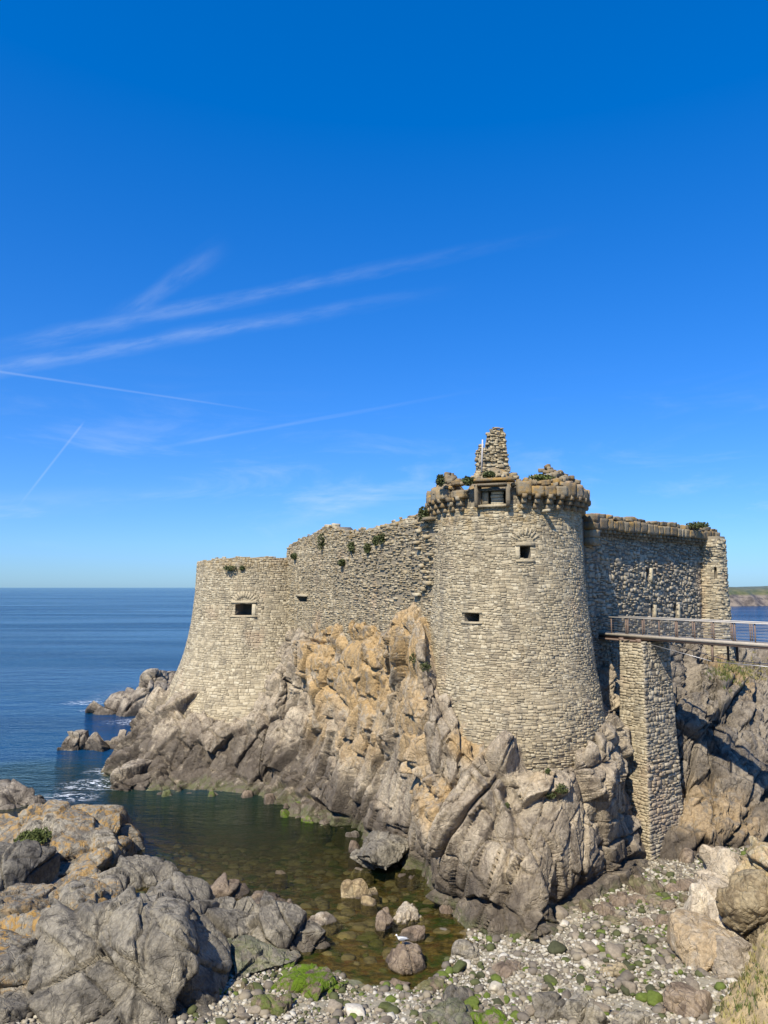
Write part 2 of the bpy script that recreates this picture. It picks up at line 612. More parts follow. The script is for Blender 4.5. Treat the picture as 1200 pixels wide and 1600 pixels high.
# ------------------------------------------------------------------ castle and masonry geometry definitions
class Round:
    """surface of revolution; u = angle * rref, v = height"""
    def __init__(s, cx, cy, prof, rref):
        s.cx, s.cy, s.rref = cx, cy, rref
        s.z = np.array([p[0] for p in prof][::-1], float)
        s.r = np.array([p[1] for p in prof][::-1], float)

    def rad(s, z):
        t = np.interp(z, s.z, np.arange(len(s.z)))
        return catmull(s.r, np.atleast_1d(t))

    def at(s, u, v, d=0.0):
        th = u / s.rref
        v = np.atleast_1d(v).astype(float)
        r = s.rad(v)
        sl = (s.rad(v + 0.05) - s.rad(v - 0.05)) / 0.1
        k = 1 / np.sqrt(1 + sl * sl)
        rr = r + d * k
        return np.stack([s.cx + rr * np.cos(th), s.cy + rr * np.sin(th), v - d * k * sl], -1)

    def hit(s, px, py):
        d = pix_dir(px, py)
        o = np.array([0, 0, CAM_H])
        for t in np.arange(25, 95, 0.01):
            p = o + d * t
            if math.hypot(p[0] - s.cx, p[1] - s.cy) < s.rad(p[2])[0]:
                th = math.atan2(p[1] - s.cy, p[0] - s.cx)
                return (th % (2 * math.pi)) * s.rref, p[2], p
        return None


class Quad:
    """bilinear wall face; u metres along the foot, v = height"""
    def __init__(s, a0, b0, a1, b1):
        s.a0, s.b0, s.a1, s.b1 = [np.array(q, float) for q in (a0, b0, a1, b1)]
        s.L = float(np.linalg.norm(s.b0[:2] - s.a0[:2]))
        n = np.cross(s.b0 - s.a0, s.a1 - s.a0)
        s.n = n / np.linalg.norm(n)

    def at(s, u, v, d=0.0):
        uu = (np.asarray(u) / s.L)[..., None]
        vv = ((np.asarray(v) - s.a0[2]) / (s.a1[2] - s.a0[2]))[..., None]
        lo = s.a0 + (s.b0 - s.a0) * uu
        hi = s.a1 + (s.b1 - s.a1) * uu
        return lo + (hi - lo) * vv + s.n * np.asarray(d)[..., None]

    def hit(s, px, py):
        d = pix_dir(px, py)
        o = np.array([0, 0, CAM_H])
        t = ((s.a0 - o) @ s.n) / (d @ s.n)
        p = o + d * t
        e = (s.b0 - s.a0)[:2] / s.L
        return float((p - s.a0)[:2] @ e), p[2], p


def lay_stones(u0, u1, z0, z1, ch, ln, dep, seed, holes=(), top=None, bot=None, gap=0.006, wav=0.03, rough=None, zonef=None):
    """courses of rubble; returns (u,v,d) of 12 corners per stone plus tone and zone"""
    rnd = random.Random(seed)
    out, tones, zones, area = [], [], [], []
    z = z0
    while z < z1:
        h = rnd.uniform(*ch) * (1.45 if rnd.random() < 0.14 else 1.0)
        ivs = [(u0, u1)]
        for (a, b, c, d) in holes:
            if z + h * 0.6 > c and z + h * 0.4 < d:
                nv = []
                for (p, q) in ivs:
                    if a > p and b < q:
                        nv += [(p, a), (b, q)]
                    elif b <= p or a >= q:
                        nv.append((p, q))
                    elif a <= p:
                        nv.append((b, q))
                    else:
                        nv.append((p, a))
                ivs = nv
        for (p, q) in ivs:
            u = p
            while u < q - 0.05:
                l = rnd.uniform(*ln)
                if rnd.random() < 0.12:
                    l *= 1.6
                if q - u - l < ln[0] * 0.6:
                    l = q - u
                um, zm = u + l / 2, z + h / 2
                if (top is None or z + h * 0.7 < top(um) + rnd.uniform(-0.10, 0.12)) and (bot is None or zm > bot(um)):
                    rg = 1.0 if rough is None else rough(um, zm)
                    g = gap * rnd.uniform(0.6, 1.6) * (0.6 + 0.4 * rg)
                    hh = h
                    zo = wav * (math.sin(u * 1.3 + z * 0.9 + seed) + 0.8 * math.sin(u * 3.7 - z * 2.3))
                    if rnd.random() < 0.22 and h > ch[0] * 1.15:      # a thin pair instead of one stone
                        subs = [(z, h * 0.48), (z + h * 0.5, h * 0.5)]
                    else:
                        subs = [(z, hh)]
                    for (za, hz) in subs:
                        if rg > 1.5 and rnd.random() < 0.06:
                            continue                                   # fallen stone
                        jx = lambda: rnd.uniform(-0.09, 0.09) * min(l, hz * 2)
                        jz = lambda: rnd.uniform(-0.17, 0.17) * hz
                        cu = [u + g + jx(), u + l - g + jx(), u + l - g + jx(), u + g + jx()]
                        cz = [za + g + jz() + zo, za + g + jz() + zo, za + hz - g + jz() + zo, za + hz - g + jz() + zo]
                        mu, mz = sum(cu) / 4, sum(cz) / 4
                        D = dep[0] + rnd.uniform(-1, 1) * dep[1] * rg
                        smear = math.sin(u * 0.61 + seed) + math.sin(z * 0.83 - u * 0.37 + seed * 2) + 0.8 * math.sin(u * 1.9 + z * 1.3)
                        if smear > 0.9 and rg < 1.5:                   # flush pointing hides most of the relief here
                            D *= 0.45
                        tl, tz = rnd.uniform(-0.25, 0.25) * dep[1], rnd.uniform(-0.35, 0.35) * dep[1]
                        row = []
                        for (a, b) in zip(cu, cz):
                            row.append((a, b, -0.08))
                        for (a, b) in zip(cu, cz):
                            row.append((mu + (a - mu) * 0.97, mz + (b - mz) * 0.95, max(D * 0.7, D - 0.03)))
                        for k, (a, b) in enumerate(zip(cu, cz)):
                            ins = rnd.uniform(0.78, 0.95)
                            sx = 1 if k in (1, 2) else -1
                            sz = 1 if k > 1 else -1
                            row.append((mu + (a - mu) * (ins + 0.04), mz + (b - mz) * ins, D + tl * sx + tz * sz))
                        out.append(row)
                        tones.append(rnd.random())
                        zones.append(0.0 if zonef is None else zonef(um, zm))
                        area.append(l * hz)
                u += l
        z += h
    return np.array(out), np.array(tones), np.array(zones), np.array(area)


STF = np.array([[0, 1, 5, 4], [1, 2, 6, 5], [2, 3, 7, 6], [3, 0, 4, 7], [4, 5, 9, 8], [5, 6, 10, 9], [6, 7, 11, 10], [7, 4, 8, 11], [8, 9, 10, 11]])


def build_stones(surf, data, parent, mat, keep, label=None, visible=None):
    """the `keep` stones that show largest are meshes of their own, the rest one joined part"""
    S, tones, zones, area = data
    n = len(S)
    w = surf.at(S[:, :, 0].ravel(), S[:, :, 1].ravel(), S[:, :, 2].ravel()).reshape(n, 12, 3)
    c = w.mean(1)
    to = np.array([0, 0, CAM_H]) - c
    dist = np.linalg.norm(to, axis=1)
    fn = np.cross(w[:, 1] - w[:, 0], w[:, 3] - w[:, 0])
    fn /= np.linalg.norm(fn, axis=1, keepdims=True)
    score = area / dist ** 2 * np.maximum((fn * to).sum(1) / dist, 0)
    if visible is not None:
        score = score * np.array([visible(q) for q in c])
    order = np.argsort(-score)
    sel = order[:keep]
    rest = order[keep:]
    for i in sel:
        ce = w[i].mean(0)
        me = mesh_np('stone', w[i] - ce, STF, mat, {'tone': np.full(12, tones[i]), 'zone': np.full(12, zones[i])})
        o = link('stone', me, parent)
        o.location = ce
    f = (STF[None] + (np.arange(len(rest)) * 12)[:, None, None]).reshape(-1, 4)
    me = mesh_np('stonework', w[rest].reshape(-1, 3), f, mat, {'tone': np.repeat(tones[rest], 12), 'zone': np.repeat(zones[rest], 12)})
    o = link('stonework', me, parent)
    o['kind'] = 'stuff'
    return o


def core_grid(surf, us, zs, holes, top=None):
    """wall face with real openings"""
    us = np.array(sorted(set(list(us) + [q for h in holes for q in h[:2]])))
    zs = np.array(sorted(set(list(zs) + [q for h in holes for q in h[2:]])))
    U, Z = np.meshgrid(us, zs, indexing='ij')
    if top is not None:
        T = np.array([top(u) for u in us])[:, None]
        Z = np.minimum(Z, T - 0.05)
    v = surf.at(U.ravel(), Z.ravel(), np.full(U.size, 0.0))
    f = grid_faces(len(us), len(zs))
    um = (us[:-1] + us[1:]) / 2
    zm = (zs[:-1] + zs[1:]) / 2
    UM, ZM = np.meshgrid(um, zm, indexing='ij')
    ok = np.ones(UM.shape, bool)
    for (a, b, c, d) in holes:
        ok &= ~((UM > a) & (UM < b) & (ZM > c) & (ZM < d))
    return v, f[ok.ravel()]


def join(parts):
    vs, fs, o = [], [], 0
    for v, f in parts:
        v = np.asarray(v, float)
        vs.append(v)
        fs.append(np.asarray(f) + o)
        o += len(v)
    return np.concatenate(vs), np.concatenate(fs)


def recess(surf, hole, depth, parent, mat, flare=0.0):
    a, b, c, d = hole
    cor = [(a, c), (b, c), (b, d), (a, d)]
    fr = np.array([surf.at(np.array([u]), np.array([z]), np.array([0.0]))[0] for u, z in cor])
    bk = []
    um, zm = (a + b) / 2, (c + d) / 2
    for u, z in cor:
        bk.append(surf.at(np.array([um + (u - um) * (1 - flare)]), np.array([z]), np.array([-depth]))[0])
    v = np.concatenate([fr, bk])
    f = np.array([[0, 1, 5, 4], [1, 2, 6, 5], [2, 3, 7, 6], [3, 0, 4, 7], [4, 5, 6, 7]])
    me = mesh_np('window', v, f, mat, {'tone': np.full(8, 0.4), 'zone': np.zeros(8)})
    return link('window', me, parent)


def place_block(name, surf, u, z, d, sx, sy, sz, seed, parent, mat, amp=0.03, roll=0.0, zone=0.0, tone=None, n=3):
    """a squared stone set on a wall face: sx along, sy out of the wall, sz up"""
    p = surf.at(np.array([u]), np.array([z]), np.array([d]))[0]
    p2 = surf.at(np.array([u + 0.05]), np.array([z]), np.array([d]))[0]
    p3 = surf.at(np.array([u]), np.array([z]), np.array([d + 0.05]))[0]
    ex = Vector(p2 - p).normalized()
    ey = -Vector(p3 - p).normalized()
    ez = ex.cross(ey).normalized()
    M = Matrix((ex, ey, ez)).transposed().to_4x4()
    M = Matrix.Translation(Vector(p)) @ M @ Matrix.Rotation(roll, 4, 'Y')
    o = link(name, rough_block(sx, sy, sz, seed, amp, n, mat, tone, zone), parent)
    o.matrix_world = M
    return o


castle = empty('castle', (7.6, 45, 6))
tag(castle, 'ruined stone castle with round towers and curtain walls on a sea cliff', 'castle')
castle.location = (0, 0, 0)

# --- great round tower -------------------------------------------------------
GT = Round(7.5, 45.0, [(23.0, 4.38), (20.6, 4.40), (17.5, 4.46), (14.4, 4.66), (11.3, 5.0), (8.7, 5.36), (7.6, 5.45), (6.5, 5.3), (5.0, 4.8), (0.0, 4.4)], 5.0)
RB = Round(-12.1, 74.0, [(20.0, 6.3), (18.4, 6.35), (15.24, 6.5), (12.1, 6.85), (9.0, 7.6), (6.2, 8.75), (4.4, 9.5), (3.0, 9.5), (1.5, 9.0), (-2, 8.0)], 8.0)


def hole_from(surf, x0, y0, x1, y1):
    a = surf.hit(x0, (y0 + y1) / 2)
    b = surf.hit(x1, (y0 + y1) / 2)
    t = surf.hit((x0 + x1) / 2, y0)
    m = surf.hit((x0 + x1) / 2, y1)
    return (min(a[0], b[0]), max(a[0], b[0]), min(t[1], m[1]), max(t[1], m[1]))


gt_holes = [hole_from(GT, 812, 853, 829, 874), hole_from(GT, 726, 958, 749, 971)]
th0, th1 = R(150) * GT.rref, R(378) * GT.rref
us = np.linspace(R(0) * GT.rref, R(360) * GT.rref, 97)
niche = (GT.hit(746, 790)[0], GT.hit(797, 790)[0])
niche_hole = (niche[0] + 0.18, niche[1] - 0.24, 20.62, 21.38)
v1, f1 = core_grid(GT, us, np.linspace(1.0, 21.4, 60), gt_holes + [niche_hole])
# platform on top
ring = GT.at(np.linspace(0, 2 * math.pi, 65)[:-1] * GT.rref, np.full(64, 21.4), np.zeros(64))
v2 = np.concatenate([ring, ring * [1, 1, 1], [[GT.cx, GT.cy, 21.75]]])
v2[64:128, :2] = GT.cx * np.array([1, 0]) + GT.cy * np.array([0, 1]) + (v2[64:128, :2] - np.array([GT.cx, GT.cy])) * 0.6
v2[64:128, 2] = 21.65 + 0.15 * np.sin(np.arange(64) * 1.7)
f2 = [[i, (i + 1) % 64, 64 + (i + 1) % 64, 64 + i] for i in range(64)] + [[64 + i, 64 + (i + 1) % 64, 128, 128] for i in range(64)]
f2 = [q for q in f2 if len(set(q)) == 4]
f3 = [[64 + 2 * i, 64 + 2 * i + 1, 64 + (2 * i + 2) % 64, 128] for i in range(32)]
vv, ff = join([(v1, f1), (v2, np.array(f2 + f3))])
great = link('tower', mesh_np('tower', vv, ff, M_MORTAR, {'tone': 0.5 + 0 * vv[:, 0], 'zone': 0 * vv[:, 0]}), castle)
great['label'] = 'great round tower with machicolated parapet and two small openings'


def gt_zone(u, z):
    return 0.75 * max(0, (z - 18.6) / 2.5) + 0.08


gt_data = lay_stones(th0, th1, 5.2, 20.55, (0.085, 0.17), (0.13, 0.40), (0.034, 0.017), 11, gt_holes, wav=0.05,
                     rough=lambda u, z: 1.0 + 0.9 * max(0, min(1, (12 - z) / 4)), zonef=gt_zone)
build_stones(GT, gt_data, great, M_STONE, 130, visible=lambda q: 1.0 if q[2] > 8 else 0.0)
for hz in gt_holes:
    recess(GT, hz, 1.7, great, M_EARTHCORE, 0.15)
a, b, c, d = gt_holes[0]
place_block('lintel', GT, (a + b) / 2, d + 0.10, -0.08, b - a + 0.4, 0.3, 0.20, 3, great, M_STONE, 0.02, tone=0.3)
place_block('sill', GT, (a + b) / 2, c - 0.08, -0.10, b - a + 0.4, 0.34, 0.12, 4, great, M_STONE, 0.02, tone=0.45)
place_block('jamb', GT, a - 0.13, (c + d) / 2, -0.12, 0.26, 0.34, d - c, 5, great, M_STONE, 0.015, tone=0.8)
for k in range(8):                                      # relieving arch of edge-set stones
    an = R(-56 + 16 * k)
    place_block('voussoir', GT, (a + b) / 2 + math.sin(an) * 0.80, d + 0.02 + math.cos(an) * 0.80, -0.065, 0.10, 0.26, 0.42, 20 + k, great, M_STONE, 0.02, roll=an, tone=0.2 + 0.6 * random.random(), n=2)
a, b, c, d = gt_holes[1]
place_block('lintel', GT, (a + b) / 2, d + 0.08, -0.08, b - a + 0.3, 0.3, 0.14, 6, great, M_STONE, 0.02, tone=0.4)
place_block('sill', GT, (a + b) / 2, c - 0.08, -0.10, b - a + 0.35, 0.36, 0.11, 7, great, M_STONE, 0.02, tone=0.5)
sp = GT.hit(848, 799)
spout = place_block('water_spout', GT, sp[0], sp[1], 0.28, 0.24, 0.75, 0.14, 9, great, M_STONE, 0.012, tone=0.9)

# corbels and parapet blocks
NB = 40
step = 2 * math.pi / NB
for k in range(NB):
    th = R(128) + k * step
    if th > R(404):
        break
    u = th * GT.rref
    if niche[0] - 0.30 < u < niche[1] + 0.10:
        continue
    ml = 0.0
    for lev, (dd, sz, zz) in enumerate(((0.16, 0.26, 20.46), (0.28, 0.26, 20.73), (0.38, 0.24, 20.99))):
        place_block('corbel', GT, u + random.uniform(-.02, .02), zz, dd - 0.12, 0.27 + random.uniform(-.03, .03), 0.3 + dd, sz, 40 + k * 3 + lev, great, M_PARAPET, 0.008, zone=0.35, n=2)
    wob = random.uniform(-0.08, 0.10)
    if random.random() < 0.95:
        hh = 0.66 + random.uniform(-0.24, 0.2)
        place_block('parapet_block', GT, u + 0.02, 21.08 + hh / 2 - 0.05, 0.23 + random.uniform(-.04, .05), 0.74 * 5.05 / 5.0 + random.uniform(-.05, .07), 0.62, hh, 200 + k, great, M_PARAPET, 0.05, roll=random.uniform(-.09, .09), zone=random.uniform(.3, .95), n=5)
    for q_ in range(random.choice((1, 2, 3))):
        place_block('cap_stone', GT, u + random.uniform(-.4, .4), 21.84 + random.uniform(-0.12, 0.16), random.uniform(-.35, .1), random.uniform(.2, .65), random.uniform(.3, .7), random.uniform(.12, .34), 300 + k * 3 + q_, great, M_PARAPET, 0.06, roll=random.uniform(-.3, .3), zone=random.uniform(.2, 1), n=4)
    # hanging slab between two corbels
    if k % 2 == 0 and random.random() < 0.6:
        place_block('hanging_stone', GT, u + 0.33, 20.98, 0.30, 0.20, 0.2, random.uniform(.2, .4), 420 + k, great, M_PARAPET, 0.03, zone=0.6, n=2)

# wall behind the corbels
up = lay_stones(R(128) * GT.rref, R(402) * GT.rref, 20.5, 21.4, (0.14, 0.22), (0.25, 0.45), (0.03, 0.03), 15, [(niche[0] - .05, niche[1] + .05, 20.0, 23)])
build_stones(GT, up, great, M_PARAPET, 0)
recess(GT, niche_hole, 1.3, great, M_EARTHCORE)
# niche in the parapet: jamb slabs, lintel, sloping sill and stones blocking the back
um = (niche[0] + niche[1]) / 2
wN = niche[1] - niche[0]
place_block('jamb', GT, niche[0] + 0.10, 21.05, 0.12, 0.16, 0.75, 1.25, 501, great, M_PARAPET, 0.03, tone=0.3)
place_block('jamb', GT, niche[1] - 0.12, 21.05, 0.12, 0.22, 0.75, 1.25, 502, great, M_PARAPET, 0.03, tone=0.4)
place_block('lintel', GT, um + 0.02, 21.66, 0.14, wN * 0.80, 0.8, 0.12, 503, great, M_PARAPET, 0.02, tone=0.3)
place_block('lintel', GT, um - 0.02, 21.92, 0.10, wN * 1.15, 0.95, 0.16, 504, great, M_PARAPET, 0.03, tone=0.3, zone=0.9)
place_block('sill', GT, um, 20.50, 0.06, wN * 0.78, 0.34, 0.12, 505, great, M_STONE, 0.03, tone=0.4)
for k in range(4):
    place_block('blocking_stone', GT, um + 0.20 + random.uniform(-.03, .03), 20.72 + k * 0.19, -0.45, 0.70, 0.35, 0.17, 510 + k, great, M_STONE, 0.015, tone=0.85)
place_block('blocking_stone', GT, um - 0.62, 21.0, -0.35, 0.34, 0.35, 0.8, 516, great, M_STONE, 0.02, tone=0.2)

# chimney ruin on the tower
cb = P(769, 742, 43.2)
cz0, cz1 = 21.6, P(769, 672, 43.2)[2]
w0, w1, dp0 = 0.92, 0.58, 0.75


def prism_faces(cx, cy, z0, z1, hw0, hd0, hw1, hd1, rot, lean=(0, 0)):
    ca, sa = math.cos(rot), math.sin(rot)

    def cor(sx, sy, hw, hd, z, l):
        x, y = sx * hw, sy * hd
        return (cx + ca * x - sa * y + l[0], cy + sa * x + ca * y + l[1], z)
    c0 = [cor(sx, sy, hw0, hd0, z0, (0, 0)) for sx, sy in ((-1, -1), (1, -1), (1, 1), (-1, 1))]
    c1 = [cor(sx, sy, hw1, hd1, z1, lean) for sx, sy in ((-1, -1), (1, -1), (1, 1), (-1, 1))]
    return [Quad(c0[i], c0[(i + 1) % 4], c1[i], c1[(i + 1) % 4]) for i in range(4)], c0, c1


def prism_core(c0, c1, inset, mat, name, parent):
    c0, c1 = np.array(c0), np.array(c1)
    m0, m1 = c0.mean(0), c1.mean(0)
    c0 = m0 + (c0 - m0) * [inset, inset, 1]
    c1 = m1 + (c1 - m1) * [inset, inset, 1]
    v = np.concatenate([c0, c1])
    f = np.array([[0, 1, 5, 4], [1, 2, 6, 5], [2, 3, 7, 6], [3, 0, 4, 7], [4, 5, 6, 7], [3, 2, 1, 0]])
    return link(name, mesh_np(name, v, f, mat, {'tone': np.full(8, 0.4), 'zone': np.zeros(8)}), parent)


chs, k0, k1 = prism_faces(cb[0], cb[1], cz0, cz1, w0 * 0.93, dp0, w1, dp0 * 0.8, R(8), (-0.02, 0.0))
k1m = np.array(k1).mean(0)
k1c = [(k1m[0] + (q_[0] - k1m[0]) * f_[0], k1m[1] + (q_[1] - k1m[1]) * f_[1], q_[2] - f_[2]) for q_, f_ in zip(k1, ((0.72, 0.9, 0.45), (0.95, 0.9, 0.35), (0.9, 0.8, 1.0), (0.6, 0.8, 1.3)))]
chim = prism_core(k0, k1c, 0.97, M_EARTHCORE, 'chimney_stack', castle)
chim['label'] = 'broken chimney stump rising above the great tower'
for i, q in enumerate(chs):
    prof = [[(0, -1.3), (0.12, -1.1), (0.16, -0.25), (0.35, 0.0), (0.6, 0.0), (0.8, 0.08), (1.0, -0.3)], [(0, -0.3), (0.4, -0.1), (1, -0.9)], [(0, -0.9), (1, -1.2)], [(0, -1.2), (0.5, -0.7), (1, -1.3)]][i]
    tp = lambda u, L=q.L, prof=prof: cz1 + np.interp(u / L, [p[0] for p in prof], [p[1] for p in prof])
    dat = lay_stones(-0.06, q.L + 0.06, cz0, cz1 + 0.15, (0.08, 0.15), (0.16, 0.40), (0.07, 0.055), 60 + i, rough=lambda u, z: 1.5, top=tp, zonef=lambda u, z: 0.35)
    build_stones(q, dat, chim, M_STONE, 30 if i == 0 else 0)


def rubble(parent, name, centre, spread, n, size, seed, mat, top_h, zone=0.5):
    rnd = random.Random(seed)
    for k in range(n):
        r = rnd.random() ** 0.6
        a = rnd.random() * 2 * math.pi
        z = centre[2] + (1 - r) * top_h * rnd.uniform(0.3, 1.0)
        s = rnd.uniform(*size)
        o = link(name, rough_block(s * rnd.uniform(1, 1.7), s * rnd.uniform(.8, 1.3), s * rnd.uniform(.5, .9), seed * 50 + k, 0.05, 3, mat, None, zone * rnd.random()), parent)
        o.location = (centre[0] + math.cos(a) * r * spread[0], centre[1] + math.sin(a) * r * spread[1], z)
        o.rotation_euler = (rnd.uniform(-.3, .3), rnd.uniform(-.3, .3), rnd.uniform(0, 3))


def earth_mound(name, c, rx, ry, h, seed, parent, mat, zone=0.6):
    nn, mm = 28, 10
    a = np.linspace(0, 2 * math.pi, nn, endpoint=False)
    t = np.linspace(0.02, 1, mm)
    A, T = np.meshgrid(a, t, indexing='ij')
    x = c[0] + np.cos(A) * T * rx
    y = c[1] + np.sin(A) * T * ry
    z = c[2] + h * (1 - T ** 1.6)
    v = np.stack([x, y, z], -1).reshape(-1, 3)
    v += np.stack([fbm(v * 1.8 + seed + 9 * q, 3, seed) for q in range(3)], 1) * [0.2, 0.2, 0.5]
    f = grid_faces(nn, mm, True)
    o = link(name, mesh_np(name, v, f[:, ::-1], mat, {'tone': np.full(len(v), 0.5), 'zone': np.full(len(v), zone)}), parent)
    return o


earth_mound('rubble_mound', (cb[0] + 0.10, cb[1] - 0.25, 21.5), 1.7, 1.5, 1.75, 3, great, M_PARAPET)
rubble(great, 'rubble_stone', (cb[0] + 0.1, cb[1] - 0.45, 22.3), (1.35, 0.8), 60, (.14, .34), 71, M_STONE, 1.2)
pr = P(856, 745, 44.5)
earth_mound('rubble_mound', (pr[0] - .1, pr[1], 21.4), 1.8, 1.4, 1.5, 5, great, M_PARAPET)
rubble(great, 'rubble_stone', (pr[0] + .2, pr[1] - .1, 22.3), (1.5, 1.0), 80, (.16, .42), 72, M_PARAPET, 1.25)
pl = P(703, 760, 43.5)
earth_mound('rubble_mound', (pl[0], pl[1], 21.4), 1.1, 0.9, 1.2, 6, great, M_PARAPET)
rubble(great, 'rubble_stone', (pl[0], pl[1], 22.1), (0.8, 0.6), 26, (.18, .38), 73, M_PARAPET, 0.8)
earth_mound('rubble_mound', (GT.cx, GT.cy, 21.4), 4.3, 4.3, 0.42, 8, great, M_PARAPET, 0.5)

# --- round bastion ----------------------------------------------------------------
rb_holes = [hole_from(RB, 367.5, 943, 394, 961)]
us = np.linspace(R(0) * RB.rref, R(360) * RB.rref, 97)


def rb_top(u):
    th = u / RB.rref
    s = math.sin(th * 3.1) * 0.06 + math.sin(th * 17) * 0.05
    return 18.55 + s + 0.25 * math.cos(th - R(300))


v1, f1 = core_grid(RB, us, np.linspace(-1.0, 19.2, 50), rb_holes, top=rb_top)
ringu = np.linspace(0, 2 * math.pi, 65)[:-1] * RB.rref
o_ = RB.at(ringu, np.array([rb_top(u) - 0.06 for u in ringu]), np.zeros(64))
i_ = RB.at(ringu, np.array([rb_top(u) - 0.06 for u in ringu]), np.full(64, -0.9))
l_ = RB.at(ringu, np.full(64, 17.0), np.full(64, -0.9))
fr = []
for k in range(64):
    n_ = (k + 1) % 64
    fr += [[k, n_, 64 + n_, 64 + k], [64 + k, 64 + n_, 128 + n_, 128 + k]]
fc = [[128 + 2 * k, 128 + 2 * k + 1, 128 + (2 * k + 2) % 64, 192] for k in range(32)]
v2 = np.concatenate([o_, i_, l_, [[RB.cx, RB.cy, 17.0]]])
vv, ff = join([(v1, f1), (v2, np.array(fr + fc))])
bast = link('tower', mesh_np('tower', vv, ff, M_MORTAR, {'tone': 0.5 + 0 * vv[:, 0], 'zone': 0 * vv[:, 0]}), castle)
bast['label'] = 'low round bastion with flared base and one wide opening'
rb_data = lay_stones(R(165) * RB.rref, R(318) * RB.rref, 1.5, 18.9, (0.12, 0.24), (0.18, 0.54), (0.036, 0.019), 21, rb_holes, top=rb_top, gap=0.008,
                     zonef=lambda u, z: 0.7 * max(0, (z - 16.8) / 2))
build_stones(RB, rb_data, bast, M_STONE, 50, visible=lambda q: 1.0 if q[2] > 5 else 0.0)
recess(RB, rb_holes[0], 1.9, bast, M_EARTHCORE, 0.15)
a, b, c, d = rb_holes[0]
place_block('lintel', RB, (a + b) / 2, d + 0.13, -0.10, b - a + 0.5, 0.3, 0.22, 31, bast, M_STONE, 0.015, tone=0.7)
place_block('sill', RB, (a + b) / 2, c - 0.12, -0.12, b - a + 0.6, 0.34, 0.18, 32, bast, M_STONE, 0.02, tone=0.5)
place_block('jamb', RB, b + 0.2, (c + d) / 2 - 0.1, -0.12, 0.36, 0.34, (d - c) * 1.1, 33, bast, M_STONE, 0.02, tone=0.95)
for k in range(11):
    an = R(-60 + 12 * k)
    place_block('voussoir', RB, (a + b) / 2 + math.sin(an) * 1.35, d - 0.42 + math.cos(an) * 1.25, -0.075, 0.17, 0.26, 0.58, 90 + k, bast, M_STONE, 0.015, roll=an, tone=0.4 + 0.3 * random.random(), n=2)

# --- curtain wall between the towers -----------------------------------------------
WA = np.array([-8.85, 68.4])
WB = np.array([3.1, 44.3])
CW = Quad((*WA, 6.0), (*WB, 6.0), (*WA, 21.0), (*WB, 21.0))
ctop_px = [(440, 866), (447, 864), (452, 850), (462, 846), (470, 840), (490, 834), (502, 826), (512, 822), (526, 823), (530, 827), (545, 828), (560, 829), (580, 824), (600, 819), (625, 812), (640, 806), (655, 800), (665, 797), (690, 792)]
cu_, cz_ = [], []
for px, py in ctop_px:
    h_ = CW.hit(px, py)
    cu_.append(h_[0])
    cz_.append(h_[1])


def cw_top(u):
    return float(np.interp(u, cu_, cz_)) + 0.05 * math.sin(u * 5.1)


cw_holes = [hole_from(CW, 466, 932, 480, 940)]
us = np.linspace(-0.5, CW.L + 0.6, 60)
v1, f1 = core_grid(CW, us, np.linspace(6.0, 21.6, 40), cw_holes, top=cw_top)
bkp = np.array([CW.at(np.array([u]), np.array([z]), np.array([-1.3]))[0] for u in us for z in (6.0, cw_top(u) - 0.05)])
frp = np.array([CW.at(np.array([u]), np.array([cw_top(u) - 0.05]), np.array([0.0]))[0] for u in us])
nu = len(us)
vb = np.concatenate([bkp, frp])
fb = [[2 * i, 2 * i + 1, 2 * i + 3, 2 * i + 2] for i in range(nu - 1)] + [[2 * nu + i, 2 * nu + i + 1, 2 * i + 3, 2 * i + 1] for i in range(nu - 1)]
vv, ff = join([(v1, f1), (vb, np.array(fb))])
cwall = link('curtain_wall', mesh_np('curtain_wall', vv, ff, M_MORTAR, {'tone': 0.3 + 0 * vv[:, 0], 'zone': 0 * vv[:, 0]}), castle)
cwall['label'] = 'sunlit curtain wall joining the bastion to the great tower'


def cw_rough(u, z):
    return 1.0 + 1.6 * max(0, min(1, (u - 9) / 10)) * max(0, min(1, (z - 14.2) / 2)) * max(0, min(1, (20.4 - z) / 0.8)) + 0.5 * max(0, math.sin(u * 0.9 + z * 1.7))


cw_data = lay_stones(-0.3, CW.L + 0.5, 8.0, 21.6, (0.085, 0.18), (0.16, 0.50), (0.045, 0.034), 31, cw_holes, top=cw_top, gap=0.012, rough=cw_rough,
                     zonef=lambda u, z: 0.3 + 0.5 * max(0, (z - cw_top(u) + 1.2)))
build_stones(CW, cw_data, cwall, M_STONE, 60, visible=lambda q: 1.0 if q[2] > 13 else 0.0)
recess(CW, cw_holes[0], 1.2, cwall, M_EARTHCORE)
a, b, c, d = cw_holes[0]
place_block('lintel', CW, (a + b) / 2, d + 0.1, 0.03, b - a + 0.5, 0.3, 0.2, 35, cwall, M_STONE, 0.02, tone=0.6)
# toothed scar and projecting ledge near the great tower
for k in range(14):
    hh = CW.hit(664 + random.uniform(-14, 12), 812 + k * 9)
    place_block('tooth_stone', CW, hh[0], hh[1], 0.10, random.uniform(.35, .7), random.uniform(.3, .5), random.uniform(.14, .24), 130 + k, cwall, M_STONE, 0.03, n=2, zone=0.3)
hh = CW.hit(672, 812)
place_block('ledge_stone', CW, hh[0] + 0.2, hh[1], 0.25, 1.3, 0.7, 0.18, 145, cwall, M_PARAPET, 0.02)
hh = CW.hit(513, 826)
for k in range(6):
    place_block('cap_stone', CW, hh[0] + random.uniform(-1.0, 1.0), hh[1] + random.uniform(-.1, .25), -0.3, .5, .6, .3, 150 + k, cwall, M_STONE, 0.05, roll=random.uniform(-.3, .3), tone=0.9)

